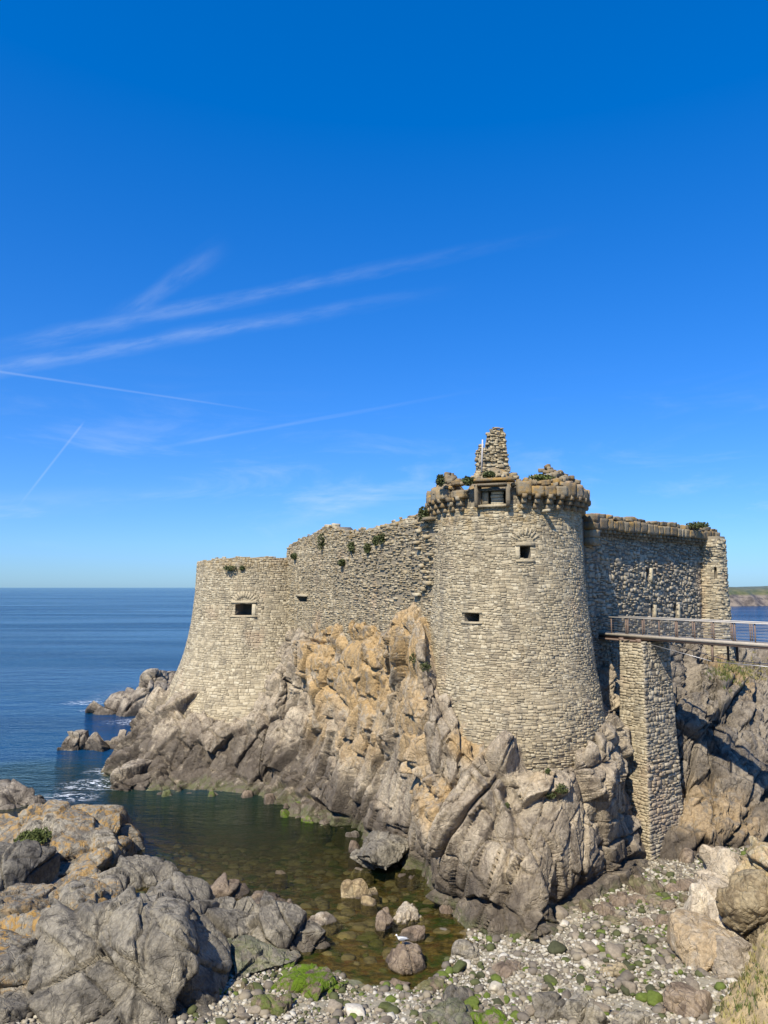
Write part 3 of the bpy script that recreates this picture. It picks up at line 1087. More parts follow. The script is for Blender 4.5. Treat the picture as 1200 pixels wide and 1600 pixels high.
# --- right curtain wall with overhanging parapet -------------------------------------
RA = np.array([12.6, 46.85])
RBp = np.array([24.6, 58.1])
RW = Quad((*RA, 8.0), (*RBp, 8.0), (*RA, 21.0), (*RBp, 21.0))
rw_holes = [hole_from(RW, 1009, 888, 1014, 909), hole_from(RW, 1052, 944, 1057, 968), hole_from(RW, 1017, 945, 1020, 966)]
us = np.linspace(0, RW.L + 0.6, 50)
v1, f1 = core_grid(RW, us, np.linspace(8.0, 20.35, 40), rw_holes)
q0 = RW.at(np.array([0, RW.L + 0.6]), np.array([20.35, 20.35]), np.array([0.0, 0.0]))
q1 = RW.at(np.array([0, RW.L + 0.6]), np.array([20.35, 20.35]), np.array([-1.6, -1.6]))
q2 = RW.at(np.array([0, RW.L + 0.6]), np.array([8.0, 8.0]), np.array([-1.6, -1.6]))
vb = np.concatenate([q0, q1, q2])
vv, ff = join([(v1, f1), (vb, np.array([[0, 1, 3, 2], [2, 3, 5, 4]]))])
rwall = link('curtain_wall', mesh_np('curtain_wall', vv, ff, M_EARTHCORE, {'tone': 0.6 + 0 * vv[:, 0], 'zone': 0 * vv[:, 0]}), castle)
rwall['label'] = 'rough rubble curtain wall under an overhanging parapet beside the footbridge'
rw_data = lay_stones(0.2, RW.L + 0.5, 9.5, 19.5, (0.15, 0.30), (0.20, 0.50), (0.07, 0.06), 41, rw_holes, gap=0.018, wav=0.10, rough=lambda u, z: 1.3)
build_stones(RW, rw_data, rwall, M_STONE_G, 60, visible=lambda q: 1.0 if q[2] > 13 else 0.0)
for hz in rw_holes:
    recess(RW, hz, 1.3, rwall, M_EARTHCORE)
    place_block('jamb', RW, hz[1] + 0.16, (hz[2] + hz[3]) / 2, 0.03, 0.26, 0.3, hz[3] - hz[2], int(hz[0] * 10), rwall, M_STONE, 0.02, tone=0.8)
u = 1.3
k = 0
while u < RW.L + 2.6:
    place_block('corbel', RW, u, 19.42, 0.12, 0.24, 0.5, 0.22, 600 + k, rwall, M_PARAPET, 0.008, zone=0.2, n=2)
    place_block('corbel', RW, u, 19.62, 0.22, 0.26, 0.7, 0.22, 650 + k, rwall, M_PARAPET, 0.008, zone=0.3, n=2)
    k += 1
    u += 0.58
u = 1.05
k = 0
while u < RW.L + 2.7:
    l = random.uniform(0.55, 1.15)
    hh = random.uniform(0.62, 0.78)
    place_block('parapet_block', RW, u + l / 2, 19.72 + hh / 2, 0.12, l + 0.02, 1.05, hh + random.uniform(-.12, .1), 700 + k, rwall, M_PARAPET, 0.06, roll=random.uniform(-.05, .05), zone=random.uniform(.2, .8), n=5)
    if random.random() < 0.8:
        place_block('cap_stone', RW, u + l / 2, 19.75 + hh + 0.12, 0.05 + random.uniform(-.1, .1), l * random.uniform(.7, 1.2), 0.9, random.uniform(.12, .36), 760 + k, rwall, M_PARAPET, 0.10, roll=random.uniform(-.12, .12), zone=random.uniform(.3, 1), n=4)
    u += l
    k += 1
# stepped return of the parapet next to the great tower
for k in range(4):
    place_block('parapet_block', RW, 0.6, 18.9 + k * 0.5, 0.25, 0.9, 0.8, 0.5, 800 + k, rwall, M_PARAPET, 0.05, zone=0.6)

# --- corner turret ---------------------------------------------------------------------
tc_ = P(1111, 900, 59.0)
TU = Round(float(tc_[0]), float(tc_[1]), [(20.2, 1.12), (17, 1.16), (14, 1.24), (11, 1.34), (8, 1.45)], 1.2)
tu_holes = [hole_from(TU, 1116, 886, 1120, 904)]
v1, f1 = core_grid(TU, np.linspace(0, 2 * math.pi * 1.2, 33), np.linspace(8, 20.0, 30), tu_holes)
turret = link('turret', mesh_np('turret', v1, f1, M_MORTAR, {'tone': 0.5 + 0 * v1[:, 0], 'zone': 0 * v1[:, 0]}), castle)
turret['label'] = 'slim corner turret at the end of the rough curtain wall'
tu_data = lay_stones(R(150) * 1.2, R(400) * 1.2, 9.5, 19.6, (0.14, 0.24), (0.22, 0.5), (0.05, 0.05), 51, tu_holes)
build_stones(TU, tu_data, turret, M_STONE, 25, visible=lambda q: 1.0 if q[2] > 13 else 0.0)
recess(TU, tu_holes[0], 0.6, turret, M_EARTHCORE)

# measuring pole against the chimney
pp0, pp1 = P(752.5, 738, 42.3), P(754, 687, 42.3)


def tube(a, b, r0, r1=None, n=8):
    a, b = Vector(a), Vector(b)
    r1 = r0 if r1 is None else r1
    z = (b - a).normalized()
    x = z.orthogonal().normalized()
    y = z.cross(x)
    v = []
    for p, r in ((a, r0), (b, r1)):
        for k in range(n):
            an = 2 * math.pi * k / n
            v.append(p + x * (math.cos(an) * r) + y * (math.sin(an) * r))
    v = np.array([tuple(q) for q in v] + [tuple(a), tuple(b)])
    f = [[k, (k + 1) % n, n + (k + 1) % n, n + k] for k in range(n)]
    c = [[(2 * k + 2) % n, 2 * k + 1, 2 * k, 2 * n] for k in range(n // 2)] + [[n + 2 * k, n + 2 * k + 1, n + (2 * k + 2) % n, 2 * n + 1] for k in range(n // 2)]
    return v, np.array(f + c)


pv, pf = tube(pp0, pp1, 0.042)
pole = link('pole', mesh_np('pole', pv, pf, M_POLE))
tag(pole, 'thin white pole standing against the broken chimney stump', 'pole')

# ------------------------------------------------------------------ bridge pier
pn = np.array([15.15, 43.9])                       # near edge, at the top
dl = np.array([-0.64, 0.77])
dr = np.array([0.77, 0.64])
TOPZ = P(1000, 1007, 43.9)[2]
BOTZ = 0.0
cen = pn + dl * 0.74 + dr * 1.45


def pcor(a, b, k, z, off):
    p = pn + dl * a + dr * b
    p = cen + (p - cen) * k + np.array(off)
    return (p[0], p[1], z)


c1 = [pcor(0, 0, 1, TOPZ, (0, 0)), pcor(0, 2.9, 1, TOPZ, (0, 0)), pcor(1.48, 2.9, 1, TOPZ, (0, 0)), pcor(1.48, 0, 1, TOPZ, (0, 0))]
c0 = [pcor(0, 0, 1, BOTZ, (-0.15, -0.55)), pcor(0, 2.9, 1, BOTZ, (0.45, -0.35)), pcor(1.48, 2.9, 1, BOTZ, (0.4, 0.3)), pcor(1.48, 0, 1, BOTZ, (-0.3, 0.2))]
pier = prism_core(c0, c1, 1.0, M_MORTAR, 'bridge_pier', None)
tag(pier, 'tall tapering masonry pier carrying the footbridge next to the great tower', 'bridge pier')
for i in range(4):
    q = Quad(c0[i], c0[(i + 1) % 4], c1[i], c1[(i + 1) % 4])
    big = (i == 0)
    dat = lay_stones(-0.02, q.L + 0.0, BOTZ + 0.3, TOPZ, (0.12, 0.20) if not big else (0.13, 0.24), (0.20, 0.46) if not big else (0.22, 0.55), (0.055, 0.02 if not big else 0.034), 80 + i,
                     rough=(lambda u, z: 1.0 + (0.9 if 4.2 < z < 6.5 else 0.0)) if big else None)
    # face width shrinks upwards: u is measured along the foot
    build_stones(q, dat, pier, M_STONE_G if big else M_STONE, {0: 150, 3: 110}.get(i, 0))

# masonry foot between pier and tower rock
# ------------------------------------------------------------------ footbridge
bridge = empty('footbridge', (15.5, 44.9, TOPZ))
bridge.location = (0, 0, 0)
tag(bridge, 'slender wooden footbridge with rusty posts and pale handrail leading to the castle', 'footbridge')
BL = np.array([13.6, 48.0])
BD = np.array([6.1, -10.0])
BLEN = float(np.linalg.norm(BD))
BE = BD / BLEN
BN = np.array([BE[1], -BE[0]]) * -1.0              # towards the far side (away from the camera)
if BN[1] < 0:
    BN = -BN
DECKZ = TOPZ + 0.42
B0, B1 = -0.6, 17.5                                # metres along the bridge
BW = 1.5


def bpt(s, w, z):
    p = BL + BE * s + BN * w
    return np.array([p[0], p[1], z])


def bar(name, a, b, sx, sz, mat, parent):
    a, b = Vector(a), Vector(b)
    L = (b - a).length
    v, f = tri_box(sx, L, sz)
    y = (b - a).normalized()
    up_ = Vector((0, 0, 1)) if abs(y.z) < 0.9 else Vector((BE[0], BE[1], 0))
    x = y.cross(up_).normalized()
    z = x.cross(y)
    M = Matrix((x, y, z)).transposed()
    v = np.array([tuple(M @ Vector(q)) for q in v])
    o = link(name, mesh_np(name, v, f, mat), parent)
    o.location = (a + b) / 2
    return o


for w in (0.0, BW):
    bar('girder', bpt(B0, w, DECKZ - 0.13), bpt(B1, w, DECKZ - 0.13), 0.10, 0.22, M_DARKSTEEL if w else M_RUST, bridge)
bar('fascia_board', bpt(B0, -0.07, DECKZ - 0.03), bpt(B1, -0.07, DECKZ - 0.03), 0.035, 0.18, M_WOOD, bridge)
s = B0
me_board = None
while s < B1:
    if me_board is None:
        v, f = tri_box(0.135, BW + 0.05, 0.04)
        an = math.atan2(BE[1], BE[0])
        ca, sa = math.cos(an), math.sin(an)
        v = np.stack([v[:, 0] * ca - v[:, 1] * sa, v[:, 0] * sa + v[:, 1] * ca, v[:, 2]], 1)
        me_board = mesh_np('deck_board', v, f, M_WOOD)
    o = link('deck_board', me_board, bridge)
    o.location = tuple(bpt(s, BW / 2, DECKZ))
    s += 0.15
RH = 1.02
for side, w in (('near', -0.02), ('far', BW + 0.02)):
    k = 0
    s = 0.12
    while s < B1 - 0.1:
        dbl = (k % 3 == 2)
        for ds in ((-0.06, 0.06) if dbl else (0.0,)):
            bar('rail_post', bpt(s + ds, w, DECKZ - 0.15), bpt(s + ds, w, DECKZ + RH), 0.055, 0.055, M_RUST, bridge)
        s += 1.19
        k += 1
    bar('handrail', bpt(B0, w, DECKZ + RH + 0.03), bpt(B1, w, DECKZ + RH + 0.03), 0.16, 0.06, M_RAIL, bridge)
    for hz in (0.12, 0.28, 0.44, 0.60, 0.76, 0.90):
        v, f = tube(bpt(B0 + 0.4, w, DECKZ + hz), bpt(B1, w, DECKZ + hz), 0.010)
        link('rail_wire', mesh_np('rail_wire', v, f, M_CABLE), bridge)
# bearing beam at the pier and landing beam at the castle
bar('bearing_beam', bpt(2.1, -0.15, TOPZ + 0.13), bpt(2.1, BW + 0.15, TOPZ + 0.13), 0.28, 0.24, M_RUST, bridge)
bar('bearing_beam', bpt(3.4, -0.15, TOPZ + 0.12), bpt(3.4, BW + 0.15, TOPZ + 0.12), 0.28, 0.22, M_RUST, bridge)
bar('landing_beam', bpt(B0, -0.03, DECKZ - 0.32), bpt(3.2, -0.03, DECKZ - 0.32), 0.14, 0.12, M_RUST, bridge)
# underslung king posts and tie cables
sk = 0.705 * BLEN
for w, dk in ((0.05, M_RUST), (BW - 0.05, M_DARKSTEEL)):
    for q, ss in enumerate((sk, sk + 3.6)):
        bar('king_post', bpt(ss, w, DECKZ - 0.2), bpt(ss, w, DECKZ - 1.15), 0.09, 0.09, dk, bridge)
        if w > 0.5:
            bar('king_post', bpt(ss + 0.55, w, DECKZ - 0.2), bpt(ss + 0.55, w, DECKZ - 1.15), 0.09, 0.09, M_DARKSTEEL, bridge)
    for (a_, b_, za, zb) in ((3.5, sk, DECKZ - 0.35, DECKZ - 1.12), (sk, sk + 3.6, DECKZ - 1.12, DECKZ - 1.12), (sk + 3.6, B1, DECKZ - 1.12, DECKZ - 0.3)):
        v, f = tube(bpt(a_, w, za), bpt(b_, w, zb), 0.02)
        link('tie_cable', mesh_np('tie_cable', v, f, M_CABLE), bridge)

# ------------------------------------------------------------------ terrain
def foot(c, n_out):
    """prefix a column with a point under the surface, pushed outwards"""
    c = [np.array(q, float) for q in c]
    p = c[0].copy()
    p[:2] += np.array(n_out)
    p[2] -= 2.2
    return [p] + c


cols = []
Wp = lambda x, y, z: np.array([x, y, z], float)
cols.append(foot([Wp(-17, 97, 0), Wp(-16.5, 96, 2.5), Wp(-15.5, 94, 5), Wp(-14, 91, 7), Wp(-12, 88, 8), Wp(-9, 82, 9)], (-0.7, 0.4)))
cols.append(foot([Wp(-24.6, 82, 0), Wp(-23.8, 82, 2.2), Wp(-22.2, 81.5, 4.4), Wp(-20, 80.5, 6.4), Wp(-17, 79, 8), Wp(-12, 77, 9)], (-0.6, 0.3)))
cols.append(foot([PZ(188, 1208), P(196, 1190, 67.0), P(222, 1140, 69.5), P(246, 1100, 71.5), P(268, 1076, 73), Wp(-14, 74, 9)], (-0.8, -0.2)))
cols.append(foot([PZ(200, 1228), P(208, 1198, 64.5), P(226, 1150, 66.5), P(254, 1108, 68.5), P(282, 1080, 69.5), Wp(-12.5, 74, 9)], (-0.6, -0.6)))
cols.append(foot([PZ(232, 1238), P(232, 1200, 62.6), P(240, 1160, 64.2), P(265, 1118, 66.0), P(292, 1088, 67.3), Wp(-12, 74, 8)], (-0.3, -0.8)))
cols.append(foot([PZ(300, 1238), P(302, 1200, 62.2), P(306, 1162, 62.6), P(316, 1134, 63.4), P(330, 1112, 66.0), Wp(-12, 74, 8)], (0, -0.8)))
cols.append(foot([PZ(380, 1240), P(380, 1202, 60.9), P(375, 1166, 61.8), P(371, 1142, 62.4), P(372, 1122, 65.0), Wp(-11.5, 74, 8)], (0, -0.8)))
cols.append(foot([PZ(425, 1252), P(428, 1208, 60.8), P(430, 1160, 61.6), P(428, 1110, 62.8), P(432, 1060, 64.0), Wp(-10.5, 73, 10.5)], (0, -0.8)))
cols.append(foot([PZ(470, 1272), P(470, 1222, 57.3), P(465, 1160, 60.3), P(458, 1090, 62.8), P(454, 1025, 64.2), P(453, 990, 66.4), P(455, 985, 69.5), Wp(-6.5, 72, 12.5)], (-0.3, -0.8)))
cols.append(foot([PZ(530, 1290), P(530, 1240, 52.9), P(525, 1170, 54.6), P(520, 1100, 56.0), P(520, 1030, 56.3), P(521, 985, 57.4), P(524, 980, 60.0), Wp(-1.5, 63, 12.8)], (-0.5, -0.6)))
cols.append(foot([PZ(565, 1312), P(562, 1260, 50.0), P(560, 1190, 51.3), P(560, 1110, 52.3), P(560, 1040, 52.0), P(560, 980, 52.9), P(562, 975, 55.6), Wp(2, 58, 13.2)], (-0.6, -0.5)))
cols.append(foot([PZ(606, 1340), P(606, 1290, 46.6), P(605, 1220, 47.8), P(600, 1150, 48.8), P(600, 1070, 49.5), P(600, 1012, 48.9), P(600, 984, 49.2), P(602, 977, 51.8), Wp(5, 54, 13.5)], (-0.7, -0.4)))
cols.append(foot([PZ(665, 1375), P(655, 1320, 42.6), P(650, 1250, 42.6), P(648, 1170, 42.8), P(648, 1090, 43.3), P(650, 1010, 43.7), P(656, 974, 44.3), P(662, 968, 46.4), Wp(6, 49, 14.2)], (-0.7, -0.4)))
cols.append(foot([PZ(684, 1402), P(678, 1340, 40.2), P(672, 1260, 40.2), P(668, 1190, 40.2), P(666, 1120, 40.8), P(664, 1055, 41.8), P(664, 1020, 42.8), Wp(6, 47, 13.2)], (-0.7, -0.4)))
cols.append(foot([PZ(715, 1425), P(708, 1360, 38.8), P(700, 1285, 39.0), P(698, 1210, 39.2), P(700, 1168, 39.6), P(694, 1110, 40.9), Wp(6.5, 46, 11.5)], (-0.6, -0.5)))
cols.append(foot([PZ(775, 1458, 0.2), P(772, 1420, 36.4), P(772, 1360, 36.9), P(775, 1290, 37.7), P(780, 1240, 38.4), P(780, 1206, 38.9), Wp(7.5, 44, 7.8)], (-0.3, -0.7)))
cols.append(foot([PZ(840, 1467, 0.3), P(846, 1420, 35.4), P(852, 1350, 36.3), P(855, 1285, 37.3), P(855, 1240, 38.2), P(852, 1203, 38.9), Wp(8.5, 44, 7.8)], (0.1, -0.7)))
cols.append(foot([PZ(895, 1424, 0.5), P(905, 1370, 37.5), P(912, 1300, 38.3), P(915, 1235, 39.1), P(912, 1180, 39.9), Wp(10, 45, 8.2)], (0.4, -0.6)))
cols.append(foot([PZ(945, 1402, 0.6), P(952, 1340, 39.4), P(960, 1270, 40.5), P(962, 1200, 41.4), P(953, 1140, 42.2), Wp(12, 47, 10.2)], (0.5, -0.5)))
cols.append(foot([PZ(1008, 1372, 0.7), P(1000, 1345, 41.9), P(990, 1280, 43.4), P(982, 1210, 44.6), P(975, 1145, 45.2), Wp(13.5, 48.5, 10.4)], (0.5, -0.5)))
cols.append(foot([PZ(1050, 1352, 0.7), P(1046, 1342, 43.9), P(1030, 1290, 46.0), P(1015, 1215, 47.0), P(1000, 1140, 47.6), Wp(15, 50, 10.4)], (0.5, -0.5)))


def rock_sheet(name, g, seed, mat, amp=1.0, blobs=(), rot=(0.5, 0.35, 0.3), edge_fade=True, tide=2.2, sizes=((5.2, 0.42), (2.1, 0.56), (0.9, 0.50)), kind='structure', algae=0.0, lich=0.0, neg=1.0, calm=()):
    nu, nv = g.shape[:2]
    n = grid_normals(g)
    p = g.reshape(-1, 3).copy()
    N = n.reshape(-1, 3)
    disp = np.zeros(len(p))
    edge = 0
    tone = np.full(len(p), 0.5)
    cuts = 0
    if np.ndim(rot) == 1:
        rot = np.array(Euler(rot).to_matrix())
    for k, (sz, am) in enumerate(sizes):
        tw = np.array(Euler((0.10 * k, -0.13 * k, 0.17 * k)).to_matrix())
        h, cut = jblocks(p, sz, seed + k * 7, rot=rot @ tw, aniso=(1.0, 0.8, 0.38), crack=0.0, cw=(0.030, 0.050, 0.08)[k], tilt=(1.2, 1.7, 1.7)[k])
        D = (h * am * amp * sz * 0.5).reshape(nu, nv)
        for _ in range((4, 1, 0)[k]):                # ease the block edges over a few grid cells
            D = np.pad(D, 1, mode='edge')
            D = (D[:-2] + 2 * D[1:-1] + D[2:]) / 4
            D = (D[:, :-2] + 2 * D[:, 1:-1] + D[:, 2:]) / 4
        disp += D.ravel()
        cuts = cuts + cut * (1.1, 0.7, 0.24)[k]
        if k == 1:
            tone += h * 0.25
    disp = disp - cuts
    h, e = jblocks(p, 0.42, seed + 40, rot=rot @ np.array(Euler((0.5, 0.3, 0.2)).to_matrix()), aniso=(1.2, 1, 0.4), warp=0.4, crack=0.5, cw=0.08)
    disp += h * 0.075 * (0.35 + 0.65 * sstep(-0.1, 0.15, fbm(p * 0.4, 2, seed + 55)))
    disp += fbm(p * 0.35, 4, seed + 50) * 0.8 * amp
    disp += fbm(p * 1.6, 5, seed + 60, 0.62) * 0.20
    disp += (0.5 - np.abs(fbm(p * 4.0, 3, seed + 61)) * 4) * 0.022
    for (c, r, k_) in calm:                          # smoother, less broken parts of the face
        disp = disp * (1 - k_ * (1 - sstep(r * 0.45, r, np.linalg.norm(p - np.array(c), axis=1))))
    disp = np.where(disp < 0, disp * neg, disp)
    p = p + N * disp[:, None]
    # spread along the face a little so that ledges overhang
    p = p + np.stack([fbm(p * 1.1 + 3, 3, seed + 70), fbm(p * 1.1 + 23, 3, seed + 71), fbm(p * 1.1 + 43, 3, seed + 72)], 1) * 0.14
    oc = np.zeros(len(p))
    for (c, r, s) in blobs:
        oc = np.maximum(oc, s * (1 - sstep(r * 0.45, r, np.linalg.norm((p - np.array(c)) * [1, 0.8, 1], axis=1))))
    th_ = tide * (1 + 0.9 * (1 - sstep(-7, 2, p[:, 0])) * (name == 'cliff'))  # band climbs on the left: browner rock, with the cliff's shade coloured in
    td = 1 - sstep(th_ * 0.55, th_ * 1.1, p[:, 2] + fbm(p * 0.7, 3, seed + 80) * 3.0)
    td = np.maximum(td, 1 - sstep(0.25, 0.6, p[:, 2] + fbm(p * 1.1, 3, seed + 82) * 0.8))
    al = algae * (1 - sstep(0.2, 0.9, p[:, 2] + fbm(p * 0.9, 3, seed + 81) * 1.5))
    li = np.full(len(p), lich)
    me = mesh_np(name, p, grid_faces(nu, nv), mat, {'tone': np.clip(tone, 0, 1), 'ochre': oc, 'tide': td, 'algae': al, 'lichen': li})
    o = link(name, me)
    if kind:
        o['kind'] = kind
    return o


g = loft(cols, 1250, 330)
blob = [(P(560, 1030, 53), 6.5, 1.0), (P(500, 1030, 58), 5.0, 1.0), (P(640, 1010, 46), 3.5, 0.95), (P(640, 1130, 44.5), 3.6, 0.8), (P(560, 1130, 52), 4.0, 0.6), (P(660, 1230, 43), 2.6, 0.7), (P(730, 1160, 39.5), 1.4, 0.9), (P(840, 1190, 38), 1.5, 0.4), (P(690, 1260, 40), 2.0, 0.8), (P(500, 1140, 58), 2.5, 0.6)]
ax2 = nrm(np.array([0.45, -0.12, 0.78]))
ax0 = nrm(np.cross(ax2, np.array([-0.62, -0.72, 0.30])))
AXC = np.stack([ax0, np.cross(ax2, ax0), ax2], 1)
cliff = rock_sheet('cliff', g, 9, M_CLIFF, 0.95, blob, algae=0.25, neg=0.6, rot=AXC, tide=2.6, calm=[(P(662, 1010, 43.4), 3.2, 0.75), (P(560, 1050, 52.3), 5.0, 0.45)])

# rear rock under the right-hand wall
rc = []
rc.append(foot([P(925, 1200, 50), P(925, 1150, 50.6), P(925, 1090, 51.2), P(925, 1020, 52), P(930, 995, 53), Wp(18, 62, 12)], (0, -0.5)))
rc.append(foot([P(985, 1332, 45.8), P(985, 1240, 47.4), P(985, 1150, 49.0), P(985, 1060, 50.4), P(990, 1010, 51.6), Wp(22, 64, 12)], (0, -0.5)))
rc.append(foot([P(1035, 1340, 44.2), P(1035, 1250, 46.2), P(1038, 1150, 48.4), P(1040, 1060, 50.8), P(1042, 1012, 52.6), Wp(25, 66, 12)], (0, -0.5)))
rc.append(foot([P(1085, 1338, 43.6), P(1085, 1250, 45.4), P(1082, 1150, 48.2), P(1080, 1075, 51.5), P(1080, 1020, 55.0), P(1080, 1008, 57.5), Wp(29, 70, 11.6)], (0, -0.5)))
rc.append(foot([P(1130, 1334, 43.8), P(1130, 1250, 45.4), P(1130, 1160, 48.3), P(1130, 1085, 52), P(1128, 1035, 56), P(1125, 1018, 59), Wp(33, 74, 10.5), Wp(36, 84, 6), Wp(37, 90, -2)], (0, -0.5)))
rc.append(foot([P(1175, 1325, 44.4), P(1175, 1245, 46), P(1175, 1165, 48.8), P(1175, 1095, 52.5), P(1172, 1055, 56.5), P(1168, 1040, 60), Wp(36, 72, 9.0), Wp(40, 80, 5), Wp(42, 86, -2)], (0, -0.5)))
rc.append(foot([P(1225, 1318, 45), P(1225, 1240, 47), P(1225, 1170, 50), P(1225, 1110, 54), P(1225, 1078, 58), P(1220, 1068, 61), Wp(38, 68, 7.5), Wp(44, 75, 3), Wp(46, 80, -2)], (0, -0.5)))
rc.append(foot([P(1320, 1310, 46), P(1320, 1250, 48), P(1320, 1190, 51), P(1320, 1140, 55), P(1320, 1120, 58), Wp(42, 64, 5), Wp(47, 68, 1), Wp(49, 71, -2)], (0.5, -0.5)))
rc.append(foot([P(1460, 1290, 48), P(1450, 1260, 50), P(1440, 1230, 53), P(1430, 1215, 56), Wp(45, 60, 2), Wp(49, 62, 0), Wp(51, 63, -2)], (0.5, -0.5)))
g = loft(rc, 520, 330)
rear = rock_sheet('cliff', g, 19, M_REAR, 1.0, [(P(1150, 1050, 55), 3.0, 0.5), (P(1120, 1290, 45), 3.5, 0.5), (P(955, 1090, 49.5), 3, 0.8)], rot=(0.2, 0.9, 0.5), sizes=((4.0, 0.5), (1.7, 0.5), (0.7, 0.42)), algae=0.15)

# ------------------------------------------------------------------ beach and sea bed
ctl = []


def ctlp(px, py, z):
    p = PZ(px, py, z)
    ctl.append((p[0], p[1], z))


for a in ((740, 1448, 0.05), (700, 1500, 0.02), (645, 1545, 0.02), (560, 1545, 0.02), (520, 1500, -0.05), (420, 1505, 0.05), (330, 1500, 0.2),
          (600, 1600, 0.35), (750, 1600, 0.45), (450, 1600, 0.4), (300, 1600, 0.5), (100, 1600, 0.7), (900, 1600, 0.6), (1050, 1600, 0.8), (1200, 1600, 1.2),
          (800, 1500, 0.3), (900, 1500, 0.5), (1000, 1500, 0.75), (1080, 1520, 1.0), (820, 1470, 0.25), (900, 1425, 0.5), (1000, 1400, 0.8), (1060, 1360, 0.9), (1120, 1340, 1.0), (1180, 1420, 1.4),
          (680, 1440, -0.25), (640, 1480, -0.22), (600, 1500, -0.25), (560, 1460, -0.4), (520, 1440, -0.5), (600, 1420, -0.45), (560, 1380, -0.7), (680, 1410, -0.4), (620, 1370, -0.7),
          (480, 1380, -0.9), (420, 1340, -1.3), (500, 1320, -1.1), (340, 1330, -1.6), (400, 1290, -2.0), (300, 1290, -2.8), (480, 1290, -1.3), (330, 1400, -0.5), (400, 1440, -0.3),
          (250, 1260, -4.5), (100, 1400, 0.3), (100, 1500, 0.8), (0, 1550, 1.0), (200, 1500, 0.6), (250, 1420, 0.2), (0, 1350, 0.6), (100, 1310, 0.2), (150, 1250, -2.5), (0, 1240, -2.0), (0, 1180, -6), (200, 1180, -7), (100, 1120, -8), (380, 1238, -2.5)):
    ctlp(*a)
ctl += [(-40, 30, 1.5), (-40, 50, -2), (-45, 70, -8), (-40, 100, -8), (0, 18, 1.2), (15, 20, 2.5), (-15, 18, 1.5), (30, 25, 5), (40, 45, 2), (30, 100, -8), (60, 100, -8), (-70, 60, -8), (60, 50, -3)]
ctl = np.array(ctl)


def rbf_fit(c):
    n = len(c)
    d = np.sqrt(((c[:, None, :2] - c[None, :, :2]) ** 2).sum(2))
    A = np.zeros((n + 3, n + 3))
    A[:n, :n] = d + np.eye(n) * 0.02
    Q = np.c_[np.ones(n), c[:, :2]]
    A[:n, n:] = Q
    A[n:, :n] = Q.T
    return np.linalg.solve(A, np.r_[c[:, 2], 0, 0, 0])


_w = rbf_fit(ctl)


def beach_z(x, y):
    x, y = np.atleast_1d(x).astype(float), np.atleast_1d(y).astype(float)
    out = np.zeros(len(x))
    for s in range(0, len(x), 40000):
        e = s + 40000
        d = np.sqrt((x[s:e, None] - ctl[None, :, 0]) ** 2 + (y[s:e, None] - ctl[None, :, 1]) ** 2)
        out[s:e] = d @ _w[:-3] + _w[-3] + _w[-2] * x[s:e] + _w[-1] * y[s:e]
    return np.clip(out, -9, 8)


def bz(x, y):
    return float(beach_z([x], [y])[0])


xs = np.linspace(-60, 60, 270)
ys = np.linspace(17, 110, 230)
X, Y = np.meshgrid(xs, ys, indexing='ij')
Zb = beach_z(X.ravel(), Y.ravel())
pb = np.stack([X.ravel(), Y.ravel(), Zb], 1)
pb[:, 2] += fbm(pb * [0.8, 0.8, 0], 3, 5) * 0.16 + fbm(pb * [2.5, 2.5, 0], 2, 8) * 0.10
m, t, bs, out = new_mat('beach_ground')
pos = geo_pos(t)
sz_ = t.node('ShaderNodeSeparateXYZ')
t.l.new(pos, sz_.inputs[0])
n1 = t.noise(pos, 0.7, 5, 0.65)
n2 = t.noise(pos, 3.0, 5, 0.7)
sand = t.mix(n2, (0.20, 0.17, 0.11), (0.40, 0.36, 0.27))
bed = t.mix(t.ramp(n2, 0.35, 0.65), (0.05, 0.038, 0.014), (0.19, 0.135, 0.05))
bed = t.mix(t.ramp(n1, 0.46, 0.60), bed, (0.04, 0.07, 0.012))
bed = t.mix(t.ramp(t.noise(pos, 1.6, 4, 0.6), 0.55, 0.68), bed, (0.12, 0.06, 0.025))
c = t.mix(t.ramp(t.math('ADD', sz_.outputs[2], t.math('MULTIPLY', t.math('SUBTRACT', n1, 0.5), 0.3)), -0.03, 0.12), bed, sand)
t.l.new(c, bs.inputs['Base Color'])
bs.inputs['Roughness'].default_value = 0.9
bump(t, bs, n2, 0.8, 0.15)
beach = link('beach', mesh_np('beach', pb, grid_faces(len(xs), len(ys)), m))
beach['kind'] = 'structure'
M_BEACH = m

# ------------------------------------------------------------------ sea
def stretched(lo, hi, step, far):
    a = list(np.arange(lo, hi + step / 2, step))
    s, p = step, lo
    left = []
    while p > -far:
        s *= 1.45
        p -= s
        left.append(p)
    s, p = step, hi
    right = []
    while p < far:
        s *= 1.45
        p += s
        right.append(p)
    return np.array(left[::-1] + a + right)


sx = stretched(-60, 45, 0.6, 90000)
sy = np.array(list(np.arange(14, 108, 0.6)) + list(108 * 1.3 ** np.arange(1, 27)))
X, Y = np.meshgrid(sx, sy, indexing='ij')
dep = np.full(X.size, 9.0)
loc = (np.abs(X.ravel()) < 60) & (Y.ravel() < 110)
dep[loc] = -beach_z(X.ravel()[loc], Y.ravel()[loc])
sv = np.stack([X.ravel(), Y.ravel(), np.zeros(X.size)], 1)
m = bpy.data.materials.new('sea_water')
m.use_nodes = True
t = NT(m.node_tree)
t.n.clear()
out = t.node('ShaderNodeOutputMaterial')
pos = geo_pos(t)
depth = t.attr('depth')
